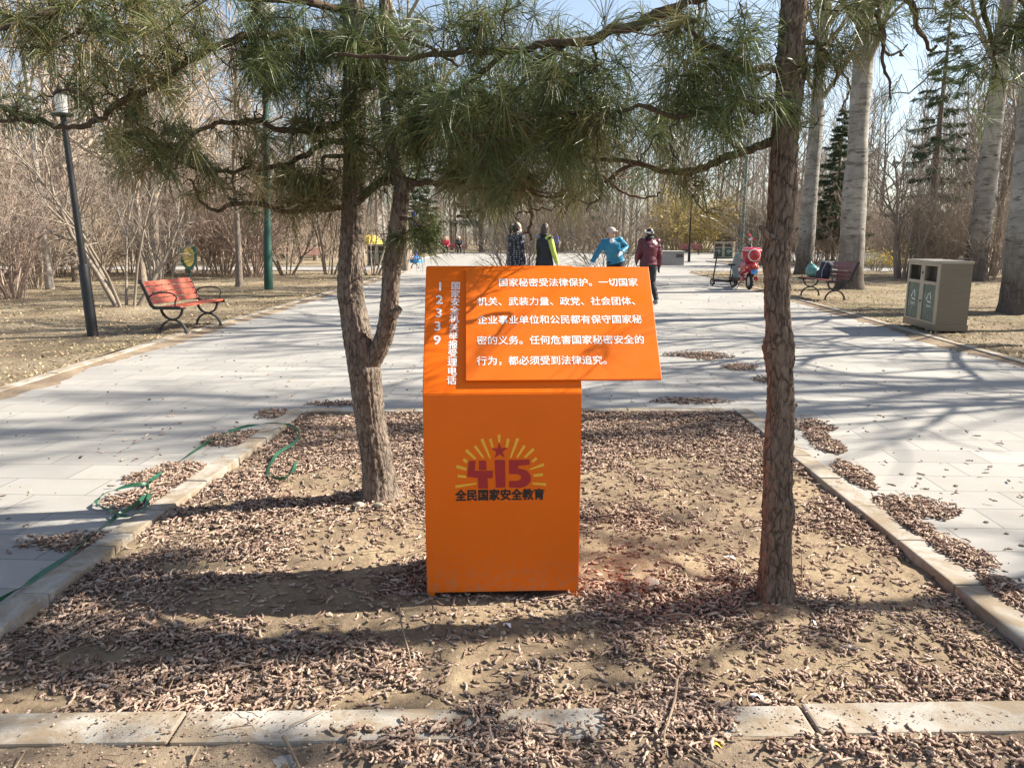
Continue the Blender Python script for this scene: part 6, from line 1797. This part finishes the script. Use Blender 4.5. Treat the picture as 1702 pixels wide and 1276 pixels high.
def collar(m):
    def f(t, J, hp, Mh):
        mb = MB(); mb.torus(J['nek'] + V3(0, -0.005, 0.03), 0.075, 0.032, 'Z', 18, 8); mb.build('scarf', m, t, True)
    return f
# cloths
def dotted():
    m, t, b = nodes('dotted_cloth')
    vo = N(t, 'TexVoronoi'); vo.inputs['Randomness'].default_value = 0.25; vo.inputs['Scale'].default_value = 1
    t.links.new(coord(t, (26, 26, 26)), vo.inputs['Vector'])
    t.links.new(ramp(t, vo.outputs[0], [(0.22, (0.42, 0.41, 0.42)), (0.34, (0.015, 0.016, 0.026))]), b.inputs['Base Color'])
    b.inputs['Roughness'].default_value = 0.85
    return m
M_DOT = dotted()
M_BLKC = pm('black_quilted', (0.010, 0.010, 0.013), 0.6, var=0.3, scale=12, bmp=0.2)
M_LIME = pm('lime_fleece', (0.42, 0.50, 0.10), 0.85, var=0.15, scale=14, bmp=0.2)
M_BLUEJ = pm('azure_shell_jacket', (0.012, 0.165, 0.29), 0.5, var=0.15, scale=8, bmp=0.15)
M_MAR = pm('maroon_shell_jacket', (0.085, 0.012, 0.022), 0.4, var=0.25, scale=10, bmp=0.15)
M_CAPB = pm('beige_cap', (0.42, 0.34, 0.29), 0.85, var=0.1, scale=20)
M_BLKG = pm('black_glove', (0.012, 0.012, 0.014), 0.7)
M_WHG = pm('white_glove', (0.72, 0.74, 0.80), 0.8, var=0.05, scale=20)
M_REDC = pm('red_coat', (0.50, 0.03, 0.07), 0.7, var=0.15, scale=9)
M_DKC = pm('dark_padded_coat', (0.03, 0.025, 0.03), 0.7, var=0.3, scale=9)
M_VIO = pm('blue_violet_coat', (0.10, 0.11, 0.33), 0.7, var=0.15, scale=9)

p = atd(858, 400, 16.6)
def mask(t, J, hp, Mh):
    mb = MB(); mb.ell(hp(0, -0.06, -0.055), (0.062, 0.045, 0.05), Mh, 12, 8); mb.build('face_mask', M_WHP, t, True)
    mb = MB(); torso(mb, J, 0.012, None, False); mb.build('undershirt', M_BLKC, t, True)
    mb = MB(); mb.tube([J['nek'] + V3(0, -.05, 0.03), J['nek'] + V3(0, .03, 0.04)], 0.07, 12); mb.build('neck_warmer', M_BLKC, t, True)
person('person with a ponytail in a black cardigan with white dots, behind the sign', (p.x, 16.6, 0), R(124),
       pose(eL=(.25, -.02, 1.12), wL=(.22, -.16, .92), eR=(-.25, .03, 1.11), wR=(-.23, -.04, .86), look=(0.05, -1, -0.15)), 'coat', M_DOT, hair='pony', sc=1.045, extra=mask, jlo=0.16)
p = atd(905, 400, 16.4)
def vest_parts(t, J, hp, Mh):
    for s in 'LR':
        mb = MB(); arm(mb, J, s, 0.014, 1.0); me = remesh(mb, 0.011, 3); link('sleeve', me, M_LIME, t)
    mb = MB(); mb.ell(J['sL'] + V3(-0.06, 0.02, 0.035), (0.11, 0.115, 0.045), None, 12, 8); mb.build('shoulder_panel', pm('grey_panel', (0.22, 0.23, 0.25), 0.7), t, True)
    collar(M_BLKC)(t, J, hp, Mh)
person('person with short black hair seen from behind in a black vest over lime green sleeves', (p.x, 16.4, 0), R(128),
       pose(eR=(-.25, -.04, 1.12), wR=(-.22, -.16, .9), eL=(.25, -.02, 1.12), wL=(.22, -.14, .88), look=(0.5, -1, -0.1)), 'vest', M_BLKC, hair='bob', sc=1.03, extra=vest_parts, jlo=0.1)
p = atd(1020, 430, 17.9)
J3 = pose(pel=(.10, .10, .90), wai=(.07, .07, 1.03), che=(-0.0, -.02, 1.22), nek=(-.02, -.10, 1.375), hd=(-.03, -.155, 1.505), sR=(-.18, -.05, 1.30), eR=(-.33, -.10, 1.06), wR=(-.45, -.16, .86),
          sL=(.17, -.06, 1.345), eL=(.33, .02, 1.20), wL=(.20, -.16, 1.08), hL=(.18, .1, .88), kL=(.22, .05, .48), aL=(.24, .1, .09), hR=(.02, .1, .88), kR=(-.05, 0, .48), aR=(-.10, .06, .09), look=(0.75, -0.7, -0.05))
def blue_extra(t, J, hp, Mh):
    cap(M_CAPB)(t, J, hp, Mh)
    mb = MB(); mb.ell(J['nek'] + V3(0.0, -0.055, -0.035), (0.05, 0.04, 0.07), None, 12, 8); mb.build('shirt_front', M_WHP, t, True)
person('man in a beige cap and bright blue jacket leaning and reaching down with one arm', (p.x - 0.05, 17.9, 0), R(2), J3, 'coat', M_BLUEJ, hair='none', sc=1.03, extra=blue_extra, glove={'L': M_WHG, 'R': M_WHG}, jlo=0.03)
p = atd(1076, 430, 17.2)
J4 = pose(hL=(.09, 0, .90), kL=(.09, -.14, .50), aL=(.08, -.04, .10), hR=(-.09, 0, .90), kR=(-.12, -.04, .49), aR=(-.16, .14, .09), eR=(-.25, .04, 1.10), wR=(-.25, .0, .84), eL=(.27, .0, 1.12), wL=(.22, -.16, .95), look=(0.25, -1, 0))
def mar_extra(t, J, hp, Mh):
    white_band(t, J, hp, Mh); collar(M_BLKC)(t, J, hp, Mh)
person('person walking away in a maroon jacket with a white headband and black gloves', (p.x + 0.03, 17.2, 0), R(196), J4, 'coat', M_MAR, hair='short', sc=0.985, extra=mar_extra, glove={'L': M_BLKG, 'R': M_BLKG})
SIT = dict(pel=(0, .05, .50), wai=(0, .06, .64), che=(0, .03, .84), nek=(0, .0, 1.02), hd=(0, -.03, 1.16), sL=(.18, .0, .965), eL=(.24, -.06, .72), wL=(.14, -.28, .62), sR=(-.18, .0, .965), eR=(-.24, -.06, .72), wR=(-.14, -.28, .62),
           hL=(.09, .03, .50), kL=(.11, -.40, .50), aL=(.11, -.42, .09), hR=(-.09, .03, .50), kR=(-.11, -.40, .50), aR=(-.11, -.40, .09))
for px, col, lab, hr in ((741, M_REDC, 'small far-off person in a red coat sitting on the bench', 'short'), (763, M_DKC, 'small far-off person in dark coat and white hat sitting on the bench', 'none')):
    p = atd(px, 410, 62.4)
    person(lab, (p.x, 62.45, 0), R(8), pose(**SIT), 'coat', col, hair=hr, seat=True, sc=1.1, extra=(cap(M_WHP) if hr == 'none' else None))
p = atd(925, 410, 61)
person('small far-off person in a blue violet coat standing across the plaza', (p.x, 61, 0), R(120), pose(wL=(.2, -.2, 1.0), wR=(-.2, -.2, 1.0)), 'coat', M_VIO, hair='short', sc=0.97)

bpy.data.scenes.remove(TS)
